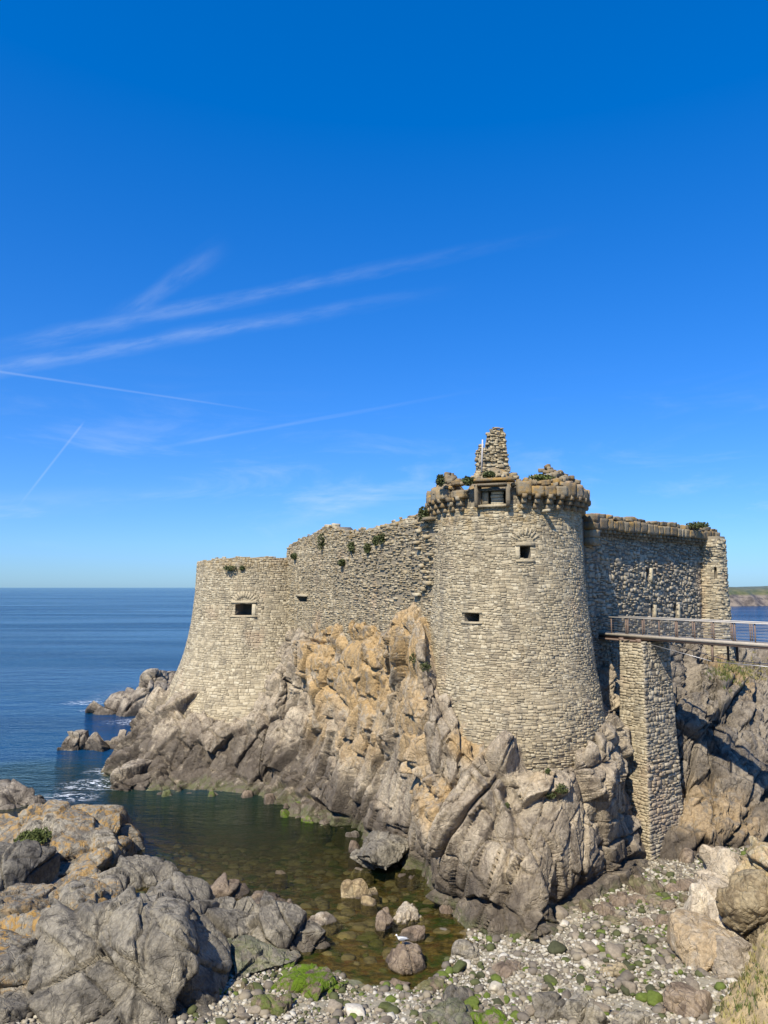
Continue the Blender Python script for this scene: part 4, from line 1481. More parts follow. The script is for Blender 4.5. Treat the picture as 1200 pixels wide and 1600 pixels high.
# wave relief: several directions and lengths
h = t.math('MULTIPLY', t.noise(t.mapping(pos, (0.55, 1.25, 1), (0, 0, 0.35)), 0.9, 4, 0.6, 0.3), 1.0)
h = t.math('ADD', h, t.math('MULTIPLY', t.noise(t.mapping(pos, (0.5, 1.1, 1), (0, 0, -0.3)), 0.22, 3, 0.55), 2.2))
h = t.math('ADD', h, t.math('MULTIPLY', t.noise(t.mapping(pos, (0.8, 1.3, 1), (0, 0, 0.6)), 2.4, 3, 0.6), 0.5))
calm = t.ramp(t.noise(t.mapping(pos, (0.0025, 0.022, 1), (0, 0, 0.05)), 1.0, 4, 0.6), 0.42, 0.60, 0.35, 1.0)
shal = t.ramp(depth, 0.0, 3.5, 1.0, 0.0)
bp = t.node('ShaderNodeBump')
t.l.new(t.math('MULTIPLY', calm, t.ramp(depth, 0.0, 2.5, 0.55, 0.85)), bp.inputs['Strength'])
bp.inputs['Distance'].default_value = 0.42
t.l.new(h, bp.inputs['Height'])
fr = t.node('ShaderNodeFresnel')
fr.inputs['IOR'].default_value = 1.33
t.l.new(bp.outputs[0], fr.inputs['Normal'])
gl = t.node('ShaderNodeBsdfGlossy')
gl.inputs['Roughness'].default_value = 0.07
gl.inputs['Color'].default_value = (0.95, 0.97, 1.0, 1)
t.l.new(bp.outputs[0], gl.inputs['Normal'])
deep = t.node('ShaderNodeBsdfDiffuse')
blue = t.mix(t.ramp(t.noise(t.mapping(pos, (0.02, 0.05, 1)), 1.0, 4, 0.6), 0.35, 0.65), (0.0035, 0.035, 0.095), (0.006, 0.052, 0.125))
green = t.mix(t.ramp(depth, 1.5, 4.5), (0.016, 0.040, 0.022), blue)
t.l.new(green, deep.inputs['Color'])
tr = t.node('ShaderNodeBsdfTransparent')
t.l.new(t.mix(t.ramp(depth, 0.0, 1.6), (0.80, 0.77, 0.54), (0.30, 0.32, 0.13)), tr.inputs['Color'])
body = t.node('ShaderNodeMixShader')
t.l.new(t.ramp(depth, 0.4, 3.4, 0.04, 1.0), body.inputs[0])
t.l.new(tr.outputs[0], body.inputs[1])
t.l.new(deep.outputs[0], body.inputs[2])
wm = t.node('ShaderNodeMixShader')
t.l.new(t.math('MULTIPLY', fr.outputs[0], 0.66), wm.inputs[0])
t.l.new(body.outputs[0], wm.inputs[1])
t.l.new(gl.outputs[0], wm.inputs[2])
# foam where the swell breaks on the rocks
foam = t.attr('foam')
fz = t.math('MULTIPLY', foam, t.ramp(t.noise(t.mapping(pos, (0.8, 1.3, 1)), 1.6, 6, 0.72, 1.2), 0.50, 0.60), clamp=True)
fd = t.node('ShaderNodeBsdfDiffuse')
fd.inputs['Color'].default_value = (0.75, 0.78, 0.8, 1)
wf = t.node('ShaderNodeMixShader')
t.l.new(fz, wf.inputs[0])
t.l.new(wm.outputs[0], wf.inputs[1])
t.l.new(fd.outputs[0], wf.inputs[2])
t.l.new(wf.outputs[0], out.inputs['Surface'])
fo = np.zeros(len(sv))
for (px, py, r, s) in ((150, 1226, 2.6, 1.0), (175, 1205, 2.0, 0.7), (135, 1098, 3.0, 0.7), (205, 1128, 3.0, 0.6), (110, 1245, 2.0, 0.8), (150, 1110, 2.0, 0.6)):
    q = PZ(px, py)
    fo = np.maximum(fo, s * (1 - sstep(r * 0.2, r, np.hypot((sv[:, 0] - q[0]) * 0.7, sv[:, 1] - q[1]))))
sea = link('sea', mesh_np('sea', sv, grid_faces(len(sx), len(sy)), m, {'depth': dep, 'foam': fo}, smooth=True))
sea['kind'] = 'structure'

# ------------------------------------------------------------------ distant coast
xs = np.linspace(255, 900, 240)
rows = []
for k, xx in enumerate(xs):
    q = np.array([[xx, 0, 0]])
    y0 = 640 + 50 * fbm(q * 0.02, 3, 2)[0] + (xx - 255) * 0.15
    top = 15.5 + 5 * fbm(q * 0.012, 3, 9)[0] + 1.5 * fbm(q * 0.08, 3, 4)[0]
    top *= min(1, max(0.0, (xx - 252) / 20))
    rows.append([(xx, y0, -1), (xx, y0 + 2, 1.5), (xx, y0 + 7 + 6 * fbm(q * 0.1, 3, 12)[0], 5), (xx, y0 + 12, 8.5), (xx, y0 + 17 + 9 * fbm(q * 0.07, 3, 16)[0], 11.5), (xx, y0 + 26, 13.5), (xx, y0 + 60, top), (xx, y0 + 300, top + 1), (xx, y0 + 700, -2)])
g = np.array(rows)
for k in range(1, 7):
    g[:, k, 2] *= np.clip((xs - 252) / 20, 0.02, 1)
g2 = loft(list(g), 400, 60)
pp = g2.reshape(-1, 3)
pp[:, 2] += fbm(pp * 0.12, 3, 33) * 2.0 * (pp[:, 2] > 1) * (pp[:, 2] < 12)
m, t, bs, out = new_mat('distant_coast_ground')
pos = geo_pos(t)
sp_ = t.node('ShaderNodeSeparateXYZ')
t.l.new(pos, sp_.inputs[0])
n1 = t.noise(pos, 0.12, 6, 0.7)
rk = t.mix(t.ramp(n1, 0.4, 0.6), (0.085, 0.07, 0.055), (0.24, 0.195, 0.145))
gr = t.mix(t.ramp(n1, 0.35, 0.65), (0.075, 0.09, 0.03), (0.17, 0.155, 0.065))
c = t.mix(t.ramp(t.math('ADD', sp_.outputs[2], t.math('MULTIPLY', n1, 4.0)), 10.5, 12.5), rk, gr)
t.l.new(c, bs.inputs['Base Color'])
coast = link('distant_coast', mesh_np('distant_coast', pp, grid_faces(400, 60), m))
coast['kind'] = 'structure'

# ------------------------------------------------------------------ boulders
def boulder_mesh(size, seed, n, mat, k=26, nplanes=10, cr=1.0, rot=None, tone=0.5, ochre=0.0, lichen=0.0, algae=0.0, tide=None, base=None, warp=0.16, bs_=None):
    rnd = np.random.RandomState(seed)
    d, f = cs_get(n)
    pn_ = rnd.normal(size=(nplanes, 3))
    pn_ = np.concatenate([pn_, [[0, 0, 1], [0.3, -0.2, 0.9]]])
    pn_ /= np.linalg.norm(pn_, axis=1, keepdims=True)
    pd = rnd.uniform(0.72, 1.0, len(pn_))
    pn_ = np.concatenate([pn_, -pn_])
    pd = np.concatenate([pd, rnd.uniform(0.75, 1.0, len(pd))])
    dots = np.maximum(d @ pn_.T, 0) / pd
    r = (dots ** (k * 2)).sum(1) ** (-1 / (k * 2))
    v = d * r[:, None]
    v = v / np.abs(v).max(0)
    v = v * np.array(size) / 2
    S = float(np.cbrt(size[0] * size[1] * size[2]))
    sd = rnd.randint(0, 500)
    base = (0, 0, 0) if base is None else base
    nrmv = d / np.array(size)
    nrmv /= np.linalg.norm(nrmv, axis=1, keepdims=True)
    q = v + rnd.uniform(-50, 50, 3)
    disp = fbm(q / S * 1.3, 3, sd) * S * warp
    jr = tuple(rnd.uniform(-1, 1, 3))
    if n >= 14:
        h, e = jblocks(q, S * 0.62, sd + 1, rot=jr, aniso=(1, 0.8, 0.5), offs=0.4, tilt=1.5, crack=0.6, cw=0.06)
        disp += h * S * 0.13 * cr
    if n >= 26:
        h2, e = jblocks(q, S * 0.26, sd + 2, rot=jr, aniso=(1, 0.7, 0.4), warp=0.35, offs=0.5, tilt=1.5, crack=0.7, cw=0.07)
        disp += h2 * S * 0.040 * cr
    if n >= 40:
        h3, e = jblocks(q, S * 0.11, sd + 5, rot=jr, aniso=(1.2, 1, 0.35), warp=0.4)
        disp += h3 * S * 0.008 * cr
    disp += fbm(q * 3.0 / max(S, 0.4), 5, sd + 3, 0.6) * S * 0.055
    if n >= 30:
        disp += (0.5 - np.abs(fbm(q * 9.0 / max(S, 0.4), 3, sd + 4)) * 4) * S * 0.006
    v = v + nrmv * disp[:, None]
    M = np.array(Euler(rot or (0, 0, 0)).to_matrix())
    v = v @ M.T
    N = len(v)
    wz = v[:, 2] + base[2]
    td = np.zeros(N) if tide is None else 1 - sstep(tide * 0.4, tide, wz + fbm(v * 0.9 + 5, 3, sd + 7) * 1.0)
    up = (nrmv @ M.T)[:, 2]
    att = {'tone': np.full(N, tone), 'ochre': np.full(N, ochre), 'lichen': lichen * sstep(0.0, 0.6, up), 'algae': algae * sstep(-0.3, 0.4, up), 'tide': td}
    return mesh_np('boulder', v, f, mat, att)


_bs = [100]


def rock(name, label, cat, box, Y, d, mat, group=None, n=None, bury=None, zb=None, auto=None, **kw):
    """a boulder from its outline's width and top, its distance, its depth d and the ground it stands on"""
    x0, y0, x1, y1 = box
    _bs[0] += 1
    cxp = (x0 + x1) / 2
    if cat == 'sea rock':
        kw.setdefault('tide', 1.3)
        n = 60
    if cat == 'pool rock':
        kw.setdefault('tide', 0.12)
    if auto is None:
        auto = cat in ('pool rock', 'beach rock', 'weedy rock') and zb is None
    if auto:                                        # stand it where its lower edge meets the ground
        gz_ = 0.0
        for _ in range(4):
            q_ = PZ(cxp, y1 - 2, gz_)
            gz_ = max(bz(q_[0], q_[1]), -0.05)
        Y = float(q_[1]) + d * 0.42
    pc = P(cxp, (y0 + y1) / 2, Y)
    dist = float(np.linalg.norm(pc - np.array([0, 0, CAM_H])))
    w = (x1 - x0) / FPX * dist
    ztop = P(cxp, y0, Y + d * 0.22)[2]
    if zb is None:
        zb = bz(pc[0], Y)
    if bury is None:
        bury = max(0.25, 0.8 * (ztop - zb))
    zlow = zb - bury
    hgt = max(ztop - zlow, 0.35 * min(w, d))
    z = ztop - hgt / 2
    if n is None:
        n = int(np.clip((x1 - x0) * 0.5, 9, 92))
    me = boulder_mesh((w, d, hgt), kw.pop('seed', _bs[0]), n, mat, base=(pc[0], Y, z), **kw)
    o = link(name, me)
    o.location = (pc[0], Y, z)
    tag(o, label, cat, group)
    return o


L_ = 'boulder'
G_ = M_GREY
rock('boulder', 'long lichen-crusted slab with orange patches at the sea edge of the grey outcrop', L_, (8, 1244, 212, 1376), 46.5, 9.5, G_, k=16, lichen=0.75, tone=1.0, rot=(R(4), R(7), R(-12)), seed=11, cr=0.7)
rock('boulder', 'dark hollowed rock below the lichen slab with grass in its cleft', L_, (-25, 1300, 82, 1405), 40.8, 6, G_, tone=0.25, seed=12)
rock('boulder', 'rounded grey boulder with bright orange lichen on its crest', L_, (62, 1356, 222, 1478), 36.6, 5.5, G_, lichen=0.75, tone=0.85, seed=13, k=16, cr=0.8)
rock('boulder', 'largest grey rock face, cracked, rising from the white pebbles', L_, (84, 1386, 322, 1660), 30.6, 5.6, G_, tone=0.7, seed=14, k=18, rot=(R(-8), 0, R(10)))
rock('boulder', 'broad grey block with ochre lichen left of the cracked rock face', L_, (-60, 1428, 132, 1660), 31.0, 5.6, G_, tone=0.6, lichen=0.9, seed=15, rot=(0, R(-4), R(-8)))
rock('boulder', 'split grey rock wedged between the dark hollow and the ochre block', L_, (-30, 1372, 78, 1452), 36.6, 5, G_, tone=0.6, lichen=0.4, seed=16)
rock('boulder', 'dark steep rock beside the largest cracked rock face', L_, (205, 1394, 306, 1530), 33.6, 4.0, G_, tone=0.3, seed=17)
rock('boulder', 'slate grey ledge block at the start of the low ridge', L_, (226, 1368, 345, 1500), 37.0, 4.6, G_, tone=0.4, seed=18, k=12)
rock('boulder', 'slate grey middle block of the low ridge along the pool', L_, (284, 1396, 415, 1500), 35.8, 4.2, G_, tone=0.45, seed=19, k=12)
rock('boulder', 'ribbed end block of the low grey ridge above green weed', L_, (362, 1408, 512, 1508), 35.2, 3.6, G_, tone=0.6, seed=20, tide=0.6)
rock('boulder', 'low dark block lying in front of the grey ridge on the pebbles', L_, (280, 1464, 452, 1548), 32.8, 3.4, G_, tone=0.4, seed=21, k=12, algae=0.25)
rock('boulder', 'dark angular rock at the water below the lichen slab', L_, (190, 1332, 288, 1392), 42.6, 3.6, G_, tone=0.35, seed=22)
rock('boulder', 'brown rounded rock in the pool margin beside the slate ledge', L_, (318, 1366, 388, 1416), 41.0, 2.8, M_BROWN, tone=0.7, seed=23, tide=0.5)
rock('boulder', 'knobbly brown grey rock behind the ribbed ridge end', L_, (386, 1392, 462, 1450), 39.6, 2.6, M_BROWN, tone=0.8, seed=24, tide=0.4)
rock('boulder', 'pale pointed rock at the tip of the grey ridge in the pool', L_, (478, 1430, 530, 1470), 37.4, 1.8, M_PALE, tone=0.4, seed=25, tide=0.3)
rock('boulder', 'small black rock at the seaward tip of the lichen slab', L_, (148, 1262, 212, 1312), 51.0, 3.2, M_SEAROCK, tone=0.5, seed=26)
rock('boulder', 'black reef rock beyond the lichen slab at the open sea', L_, (-30, 1202, 72, 1250), 57.5, 6.0, M_SEAROCK, tone=0.5, seed=27)
rock('boulder', 'small ochre-topped rock at the foot of the broad grey block', L_, (-30, 1535, 60, 1650), 28.4, 2.4, G_, tone=0.8, lichen=0.6, seed=28)
for i, (bx, yy, dd) in enumerate((((108, 1572, 165, 1606), 29.4, 1.2), ((158, 1578, 205, 1606), 29.3, 1.0), ((200, 1572, 232, 1604), 29.5, 0.9))):
    rock('boulder', 'small angular grey rock in a row at the foot of the cracked rock face', L_, bx, yy, dd, G_, 'rocks at the foot of the cracked face', tone=0.5, seed=30 + i)
rock('boulder', 'low brown rock with a notch on the white pebbles', L_, (262, 1560, 345, 1606), 30.0, 1.8, M_BROWN, tone=0.9, seed=34)
rock('boulder', 'brown stump-like rock beside mossy stones on the white pebbles', L_, (350, 1538, 402, 1600), 30.6, 1.5, M_BROWN, tone=0.8, seed=35, algae=0.2)
rock('boulder', 'rounded stone coated with bright green weed by the pool edge', 'weedy rock', (428, 1506, 538, 1562), 32.6, 2.2, M_BROWN, tone=0.6, seed=36, algae=1.0, k=6)
rock('boulder', 'green weedy stone at the end of the low dark block', 'weedy rock', (420, 1488, 462, 1516), 34.8, 1.4, M_BROWN, tone=0.5, seed=37, algae=0.9)
rock('boulder', 'half mossy brown stone between the stump rock and the pebbles', 'weedy rock', (398, 1550, 452, 1590), 30.8, 1.3, M_BROWN, tone=0.6, seed=38, algae=0.6)

PR = 'pool rock'
rock('pool_rock', 'flat dark slab leaning out from the cliff foot over the pool', PR, (548, 1298, 646, 1356), 44.6, 3.2, G_, tone=0.6, seed=41, k=14, rot=(R(-8), R(-10), R(8)), zb=0.2, bury=0.0)
rock('pool_rock', 'brown rock next to the flat dark slab in the pool', PR, (545, 1312, 566, 1338), 46.5, 1.0, M_BROWN, tone=0.8, seed=42)
rock('pool_rock', 'small pale stone under the flat dark slab', PR, (548, 1354, 582, 1366), 43.2, 0.8, M_PALE, tone=0.6, seed=43)
rock('pool_rock', 'wide tan rock standing in the shallow pool', PR, (538, 1370, 584, 1408), 41.3, 1.4, M_TAN, tone=0.8, seed=44, k=14)
rock('pool_rock', 'small yellowish wedge just below the wide tan rock', PR, (566, 1398, 591, 1420), 40.3, 0.8, M_TAN, tone=0.9, seed=45, k=14)
rock('pool_rock', 'egg-shaped grey rock beside the pale split rock in the pool', PR, (584, 1428, 612, 1458), 38.0, 0.9, M_BROWN, tone=1.0, seed=46)
rock('pool_rock', 'upright thin stone behind the egg-shaped grey rock', PR, (597, 1412, 609, 1434), 38.8, 0.5, M_BROWN, tone=1.0, seed=47, k=14)
rock('pool_rock', 'pale split rock with a dark overhang in the pool', PR, (604, 1410, 664, 1446), 38.7, 1.7, M_PALE, tone=0.5, seed=48, k=12)
rock('pool_rock', 'brown cone-shaped rock between the pale split rock and the gull rock', PR, (622, 1442, 660, 1474), 37.2, 1.1, M_BROWN, tone=1.0, seed=49)
gullrock = rock('pool_rock', 'ragged brown rock with a white gull on top', PR, (602, 1468, 662, 1524), 35.8, 1.6, M_BROWN, tone=0.9, seed=50, k=14)
rock('pool_rock', 'tan triangular rock at the cliff foot by the pool', PR, (704, 1394, 732, 1426), 39.6, 1.0, M_TAN, tone=0.7, seed=51, k=14)
rock('pool_rock', 'reddish brown rock beside the tan triangular rock', PR, (686, 1408, 714, 1432), 39.2, 1.0, M_BROWN, tone=1.0, seed=52)
rock('pool_rock', 'small yellow stone alone in the middle of the pool', PR, (428, 1354, 449, 1372), 43.6, 0.8, M_TAN, tone=1.0, seed=53)
rock('pool_rock', 'flat reddish stone at the beach end of the pool', PR, (596, 1528, 636, 1546), 33.0, 0.8, M_BROWN, tone=0.9, seed=54)
rock('pool_rock', 'brown flat rock half under water at the pebble edge', PR, (656, 1530, 700, 1554), 33.2, 1.0, M_BROWN, tone=0.8, seed=55, algae=0.3)
for i, (bx, yy, dd) in enumerate((((452, 1252, 478, 1272), 54.6, 1.4), ((478, 1256, 502, 1280), 53.6, 1.4), ((438, 1262, 462, 1282), 53.6, 1.3), ((470, 1272, 496, 1290), 52.4, 1.2))):
    rock('pool_rock', 'green weedy rock where the bastion cliff meets the pool', PR, bx, yy, dd, M_BROWN, 'weedy rocks at the cliff foot', tone=0.6, seed=60 + i, algae=0.9)

fr_ = random.Random(12)
edge_px = [(205, 1236), (260, 1240), (330, 1242), (400, 1246), (430, 1256), (470, 1276), (530, 1296), (565, 1318), (600, 1346), (650, 1378), (690, 1408), (730, 1440), (760, 1462)]
for i in range(34):
    tt = fr_.random() ** 0.8 * (len(edge_px) - 1.01)
    j = int(tt)
    ex = edge_px[j][0] + (edge_px[j + 1][0] - edge_px[j][0]) * (tt - j) + fr_.uniform(-6, 6)
    ey = edge_px[j][1] + (edge_px[j + 1][1] - edge_px[j][1]) * (tt - j) + fr_.uniform(-2, 10)
    wv_ = fr_.uniform(10, 30)
    side = 'under the bastion' if ex < 440 else 'under the ochre rock' if ex < 620 else 'under the great tower'
    rock('pool_rock', 'small fallen brown rock at the waterline ' + side, PR, (ex - wv_ / 2, ey - wv_ * fr_.uniform(.5, .9), ex + wv_ / 2, ey), 50, wv_ / 1155 * 48 * fr_.uniform(.8, 1.3), fr_.choice((M_BROWN, M_BROWN, M_SEAROCK, M_CLIFF)),
         'fallen rocks at the waterline ' + side, tone=fr_.uniform(.4, 1), seed=200 + i, algae=0.5 if fr_.random() < 0.2 else 0, tide=0.5, n=12)
BR = 'beach rock'
rock('beach_rock', 'grey squarish boulder at the pool end of the white pebbles', BR, (704, 1466, 748, 1502), 35.4, 1.4, G_, tone=1.0, seed=71, k=10)
rock('beach_rock', 'brown triangular boulder beside bright green cobbles', BR, (766, 1502, 812, 1530), 33.6, 1.2, M_BROWN, tone=0.7, seed=72, k=14)
rock('beach_rock', 'grey wedge boulder leaning against a darker twin on the pebbles', BR, (836, 1545, 890, 1598), 31.0, 1.3, G_, tone=1.0, seed=73, k=12)
rock('beach_rock', 'rounded grey boulder with a deep shadowed flank on the pebbles', BR, (882, 1548, 940, 1610), 30.4, 1.6, G_, tone=1.0, seed=74)
rock('beach_rock', 'dark stone at the pebble and pool corner with moss below', BR, (696, 1538, 736, 1575), 31.8, 1.2, G_, tone=0.5, seed=75)
rock('beach_rock', 'flat tan boulder amid the white pebbles near green cobbles', BR, (944, 1504, 992, 1530), 33.2, 1.3, M_TAN, tone=0.5, seed=76, k=12)
rock('beach_rock', 'brown boulder at the edge of the grassy bank', BR, (1040, 1536, 1110, 1598), 30.0, 2.0, M_BROWN, tone=1.0, seed=77)
rock('beach_rock', 'dark low boulder with green weed at the lower pebbles', BR, (668, 1566, 745, 1612), 30.2, 1.8, G_, tone=0.3, seed=78, algae=0.2)
rock('beach_rock', 'mossy low boulder covered with vivid green weed', BR, (742, 1576, 812, 1612), 29.9, 1.4, M_BROWN, tone=0.4, seed=79, algae=1.0)
rock('beach_rock', 'grey domed boulder beside the bank boulder on the pebbles', BR, (968, 1576, 1030, 1612), 29.8, 1.5, G_, tone=0.9, seed=80)
hill = [((988, 1368, 1030, 1402), 40.6, 1.6), ((952, 1392, 986, 1420), 38.8, 1.3), ((984, 1396, 1012, 1416), 38.8, 1.0), ((1010, 1398, 1036, 1420), 38.4, 1.1), ((1034, 1404, 1056, 1424), 38.0, 0.9), ((930, 1412, 958, 1436), 37.4, 1.1), ((950, 1428, 978, 1450), 36.4, 1.1), ((1000, 1432, 1022, 1450), 36.2, 0.9), ((1022, 1428, 1052, 1450), 36.4, 1.1), ((905, 1405, 925, 1430), 37.8, 0.9), ((1060, 1370, 1092, 1394), 40.4, 1.3), ((1040, 1378, 1062, 1398), 40.2, 1.0), ((1060, 1396, 1080, 1414), 38.8, 0.9), ((1062, 1322, 1084, 1352), 43.2, 1.2)]
for i, (bx, yy, dd) in enumerate(hill):
    rock('beach_rock', 'brown rock in the scatter around the foot of the bridge pier', BR, bx, yy, dd, M_BROWN, 'rocks around the pier foot', tone=0.5 + 0.5 * random.random(), seed=90 + i, k=12, algae=0.25 if i % 3 == 0 else 0)

# right bank rocks
KR = 'bank rock'
rock('bank_rock', 'huge smooth rounded rock with rusty streaks beside the white sand', KR, (1060, 1428, 1142, 1542), 31.6, 3.4, M_PALE, tone=0.55, seed=131, k=6, ochre=0.5, cr=0.7, zb=0.6)
rock('bank_rock', 'cracked pale plates stacked above the huge rounded rock', KR, (1068, 1372, 1180, 1480), 33.6, 4.2, M_PALE, tone=0.8, seed=132, k=10, zb=0.8)
rock('bank_rock', 'grey shaded block leaning on the huge rounded rock', KR, (1118, 1455, 1182, 1525), 30.6, 2.4, M_PALE, tone=0.35, seed=133, k=12, zb=1.2)
rock('bank_rock', 'pale smooth boulder at the top end of the bank rocks', KR, (1108, 1318, 1166, 1376), 36.4, 3.0, M_PALE, tone=0.9, seed=134, k=7, zb=1.0)
rock('bank_rock', 'dark layered overhanging rock on the bank', KR, (1128, 1352, 1216, 1432), 31.8, 2.6, M_TAN, tone=0.25, seed=135, k=12, zb=2.4, bury=0.8)
rock('bank_rock', 'ochre rock at the top of the bank with green lichen', KR, (1166, 1296, 1260, 1392), 33.4, 4.0, M_PALE, tone=0.9, seed=136, ochre=0.7, algae=0.15, zb=2.0, bury=1.0)
rock('bank_rock', 'pale broken rock filling the bank behind the plates', KR, (1090, 1345, 1190, 1420), 35.2, 3.6, M_PALE, tone=0.8, seed=137, zb=0.8)

# far sea rocks
SR = 'sea rock'
rock('sea_rock', 'tall pointed crag of the reef islet behind the bastion', SR, (218, 1042, 268, 1108), 99, 7, M_SEAROCK, tone=1.0, seed=141, zb=-1.0, n=40)
rock('sea_rock', 'dark peak of the reef islet touching the bastion flank', SR, (246, 1036, 300, 1108), 102, 8, M_SEAROCK, tone=0.6, seed=142, zb=-1.0, n=40)
rock('sea_rock', 'low tail of the reef islet running seaward', SR, (148, 1080, 236, 1112), 98, 7, M_SEAROCK, tone=0.9, seed=143, zb=-1.0, n=44, cr=1.4)
rock('sea_rock', 'round shoulder of the reef islet beneath the tall crag', SR, (196, 1072, 250, 1112), 97, 5, M_SEAROCK, tone=0.9, seed=144, zb=-1.0, n=34)
rock('sea_rock', 'long flat skerry with pale crest in the sea', SR, (140, 1143, 232, 1172), 76.5, 3.2, M_SEAROCK, tone=1.0, seed=145, zb=-0.6, n=44, cr=1.5)
rock('sea_rock', 'outer knob of the flat skerry in the sea', SR, (96, 1144, 148, 1172), 76.2, 3.0, M_SEAROCK, tone=0.8, seed=146, zb=-0.6, n=34, cr=1.5)
rock('sea_rock', 'jagged low rock at the waterline of the bastion cliff', SR, (178, 1192, 250, 1240), 62.5, 4.5, M_SEAROCK, tone=1.0, seed=147, zb=-0.8, n=44, cr=1.4)
rock('sea_rock', 'reddish rock between the skerry and the bastion cliff', SR, (206, 1120, 240, 1150), 78, 4.0, M_BROWN, tone=0.6, seed=148, zb=-0.8)

# ------------------------------------------------------------------ grassy bank (bottom right) up to the viewpoint
bk = []
bk.append([P(1230, 1360, 33.5), Wp(19.5, 33.5, 5.0), Wp(22, 34, 7.5), Wp(27, 35, 10)])
bk.append([P(1200, 1440, 31.5) - [0, 0, .4], P(1225, 1400, 31.5), Wp(19, 31, 6.0), Wp(22, 31, 9), Wp(27, 31, 12)])
bk.append([P(1160, 1490, 30.3) - [0, 0, .4], P(1195, 1465, 30.0), Wp(17.5, 28.5, 5.6), Wp(20, 27, 9), Wp(26, 26, 13)])
bk.append([P(1115, 1545, 29.0) - [0, 0, .5], P(1165, 1520, 28.5), Wp(16, 26.0, 5.0), Wp(19, 24, 9), Wp(25, 20, 13.6)])
bk.append([P(1080, 1610, 27.6) - [0, 0, .6], P(1140, 1585, 26.6), Wp(14.5, 23.0, 4.8), Wp(17, 20, 9), Wp(22, 14, 13.8)])
bk.append([Wp(8, 22, 0.4), Wp(10, 19, 2.5), Wp(11, 15.5, 6), Wp(12, 11, 10.5), Wp(14, 5, 14.0)])
bk.append([Wp(-8, 20, 0.4), Wp(-6, 16, 2.5), Wp(-4, 11, 6), Wp(-3, 7, 11), Wp(-2, 2.5, 14.2)])
bk.append([Wp(-25, 16, 0.4), Wp(-22, 12, 2.5), Wp(-18, 8, 6), Wp(-14, 4, 11), Wp(-10, 0, 14.2)])
g = loft(bk, 300, 110)
n = grid_normals(g)
p = g.reshape(-1, 3)
N = n.reshape(-1, 3)
if N[:, 2].mean() < 0:
    N = -N
p = p + N * (fbm(p * 0.6, 4, 91) * 1.1 + fbm(p * 2.4, 4, 92) * 0.35 + fbm(p * 8, 3, 93) * 0.07)[:, None]
m, t, bs, out = new_mat('bank_soil')
pos = geo_pos(t)
n1 = t.noise(pos, 1.1, 5, 0.65)
n2 = t.noise(pos, 6.0, 5, 0.7)
c = t.mix(n2, (0.40, 0.28, 0.13), (0.60, 0.47, 0.26))
c = t.mix(t.ramp(n1, 0.52, 0.66, 0, 0.7), c, (0.20, 0.165, 0.07))
t.l.new(c, bs.inputs['Base Color'])
bs.inputs['Roughness'].default_value = 0.95
bump(t, bs, n2, 0.9, 0.12)
bank = link('bank', mesh_np('bank', p, grid_faces(300, 110), m))
bank['kind'] = 'structure'
bank_p, bank_n = p, N

# ------------------------------------------------------------------ pebbles and cobbles
rng = np.random.RandomState(5)
_g = (1 + 5 ** 0.5) / 2
ico_v = np.array([(-1, _g, 0), (1, _g, 0), (-1, -_g, 0), (1, -_g, 0), (0, -1, _g), (0, 1, _g), (0, -1, -_g), (0, 1, -_g), (_g, 0, -1), (_g, 0, 1), (-_g, 0, -1), (-_g, 0, 1)]) / math.sqrt(1 + _g * _g)
ico_f = np.array([(0, 11, 5), (0, 5, 1), (0, 1, 7), (0, 7, 10), (0, 10, 11), (1, 5, 9), (5, 11, 4), (11, 10, 2), (10, 7, 6), (7, 1, 8), (3, 9, 4), (3, 4, 2), (3, 2, 6), (3, 6, 8), (3, 8, 9), (4, 9, 5), (2, 4, 11), (6, 2, 10), (8, 6, 7), (9, 8, 1)])


def pebble_mat():
    m, t, bs, out = new_mat('pebble')
    pos = geo_pos(t)
    tone = t.attr('tone')
    cr = t.node('ShaderNodeValToRGB')
    cr.color_ramp.interpolation = 'CONSTANT'
    els = cr.color_ramp.elements
    cols_ = [(0.0, (0.43, 0.39, 0.30)), (0.26, (0.36, 0.31, 0.225)), (0.46, (0.48, 0.445, 0.365)), (0.60, (0.26, 0.22, 0.155)), (0.72, (0.17, 0.145, 0.11)), (0.86, (0.085, 0.092, 0.036)), (0.95, (0.11, 0.14, 0.03))]
    while len(els) < len(cols_):
        els.new(0.5)
    for e, (p_, c_) in zip(els, cols_):
        e.position = p_
        e.color = (*c_, 1)
    t.l.new(tone, cr.inputs[0])
    c = t.mix(1.0, cr.outputs[0], t.mix(t.noise(pos, 12, 3), (0.75,) * 3, (1.22,) * 3), 'MULTIPLY')
    t.l.new(c, bs.inputs['Base Color'])
    bs.inputs['Roughness'].default_value = 0.85
    return m


M_PEB = pebble_mat()


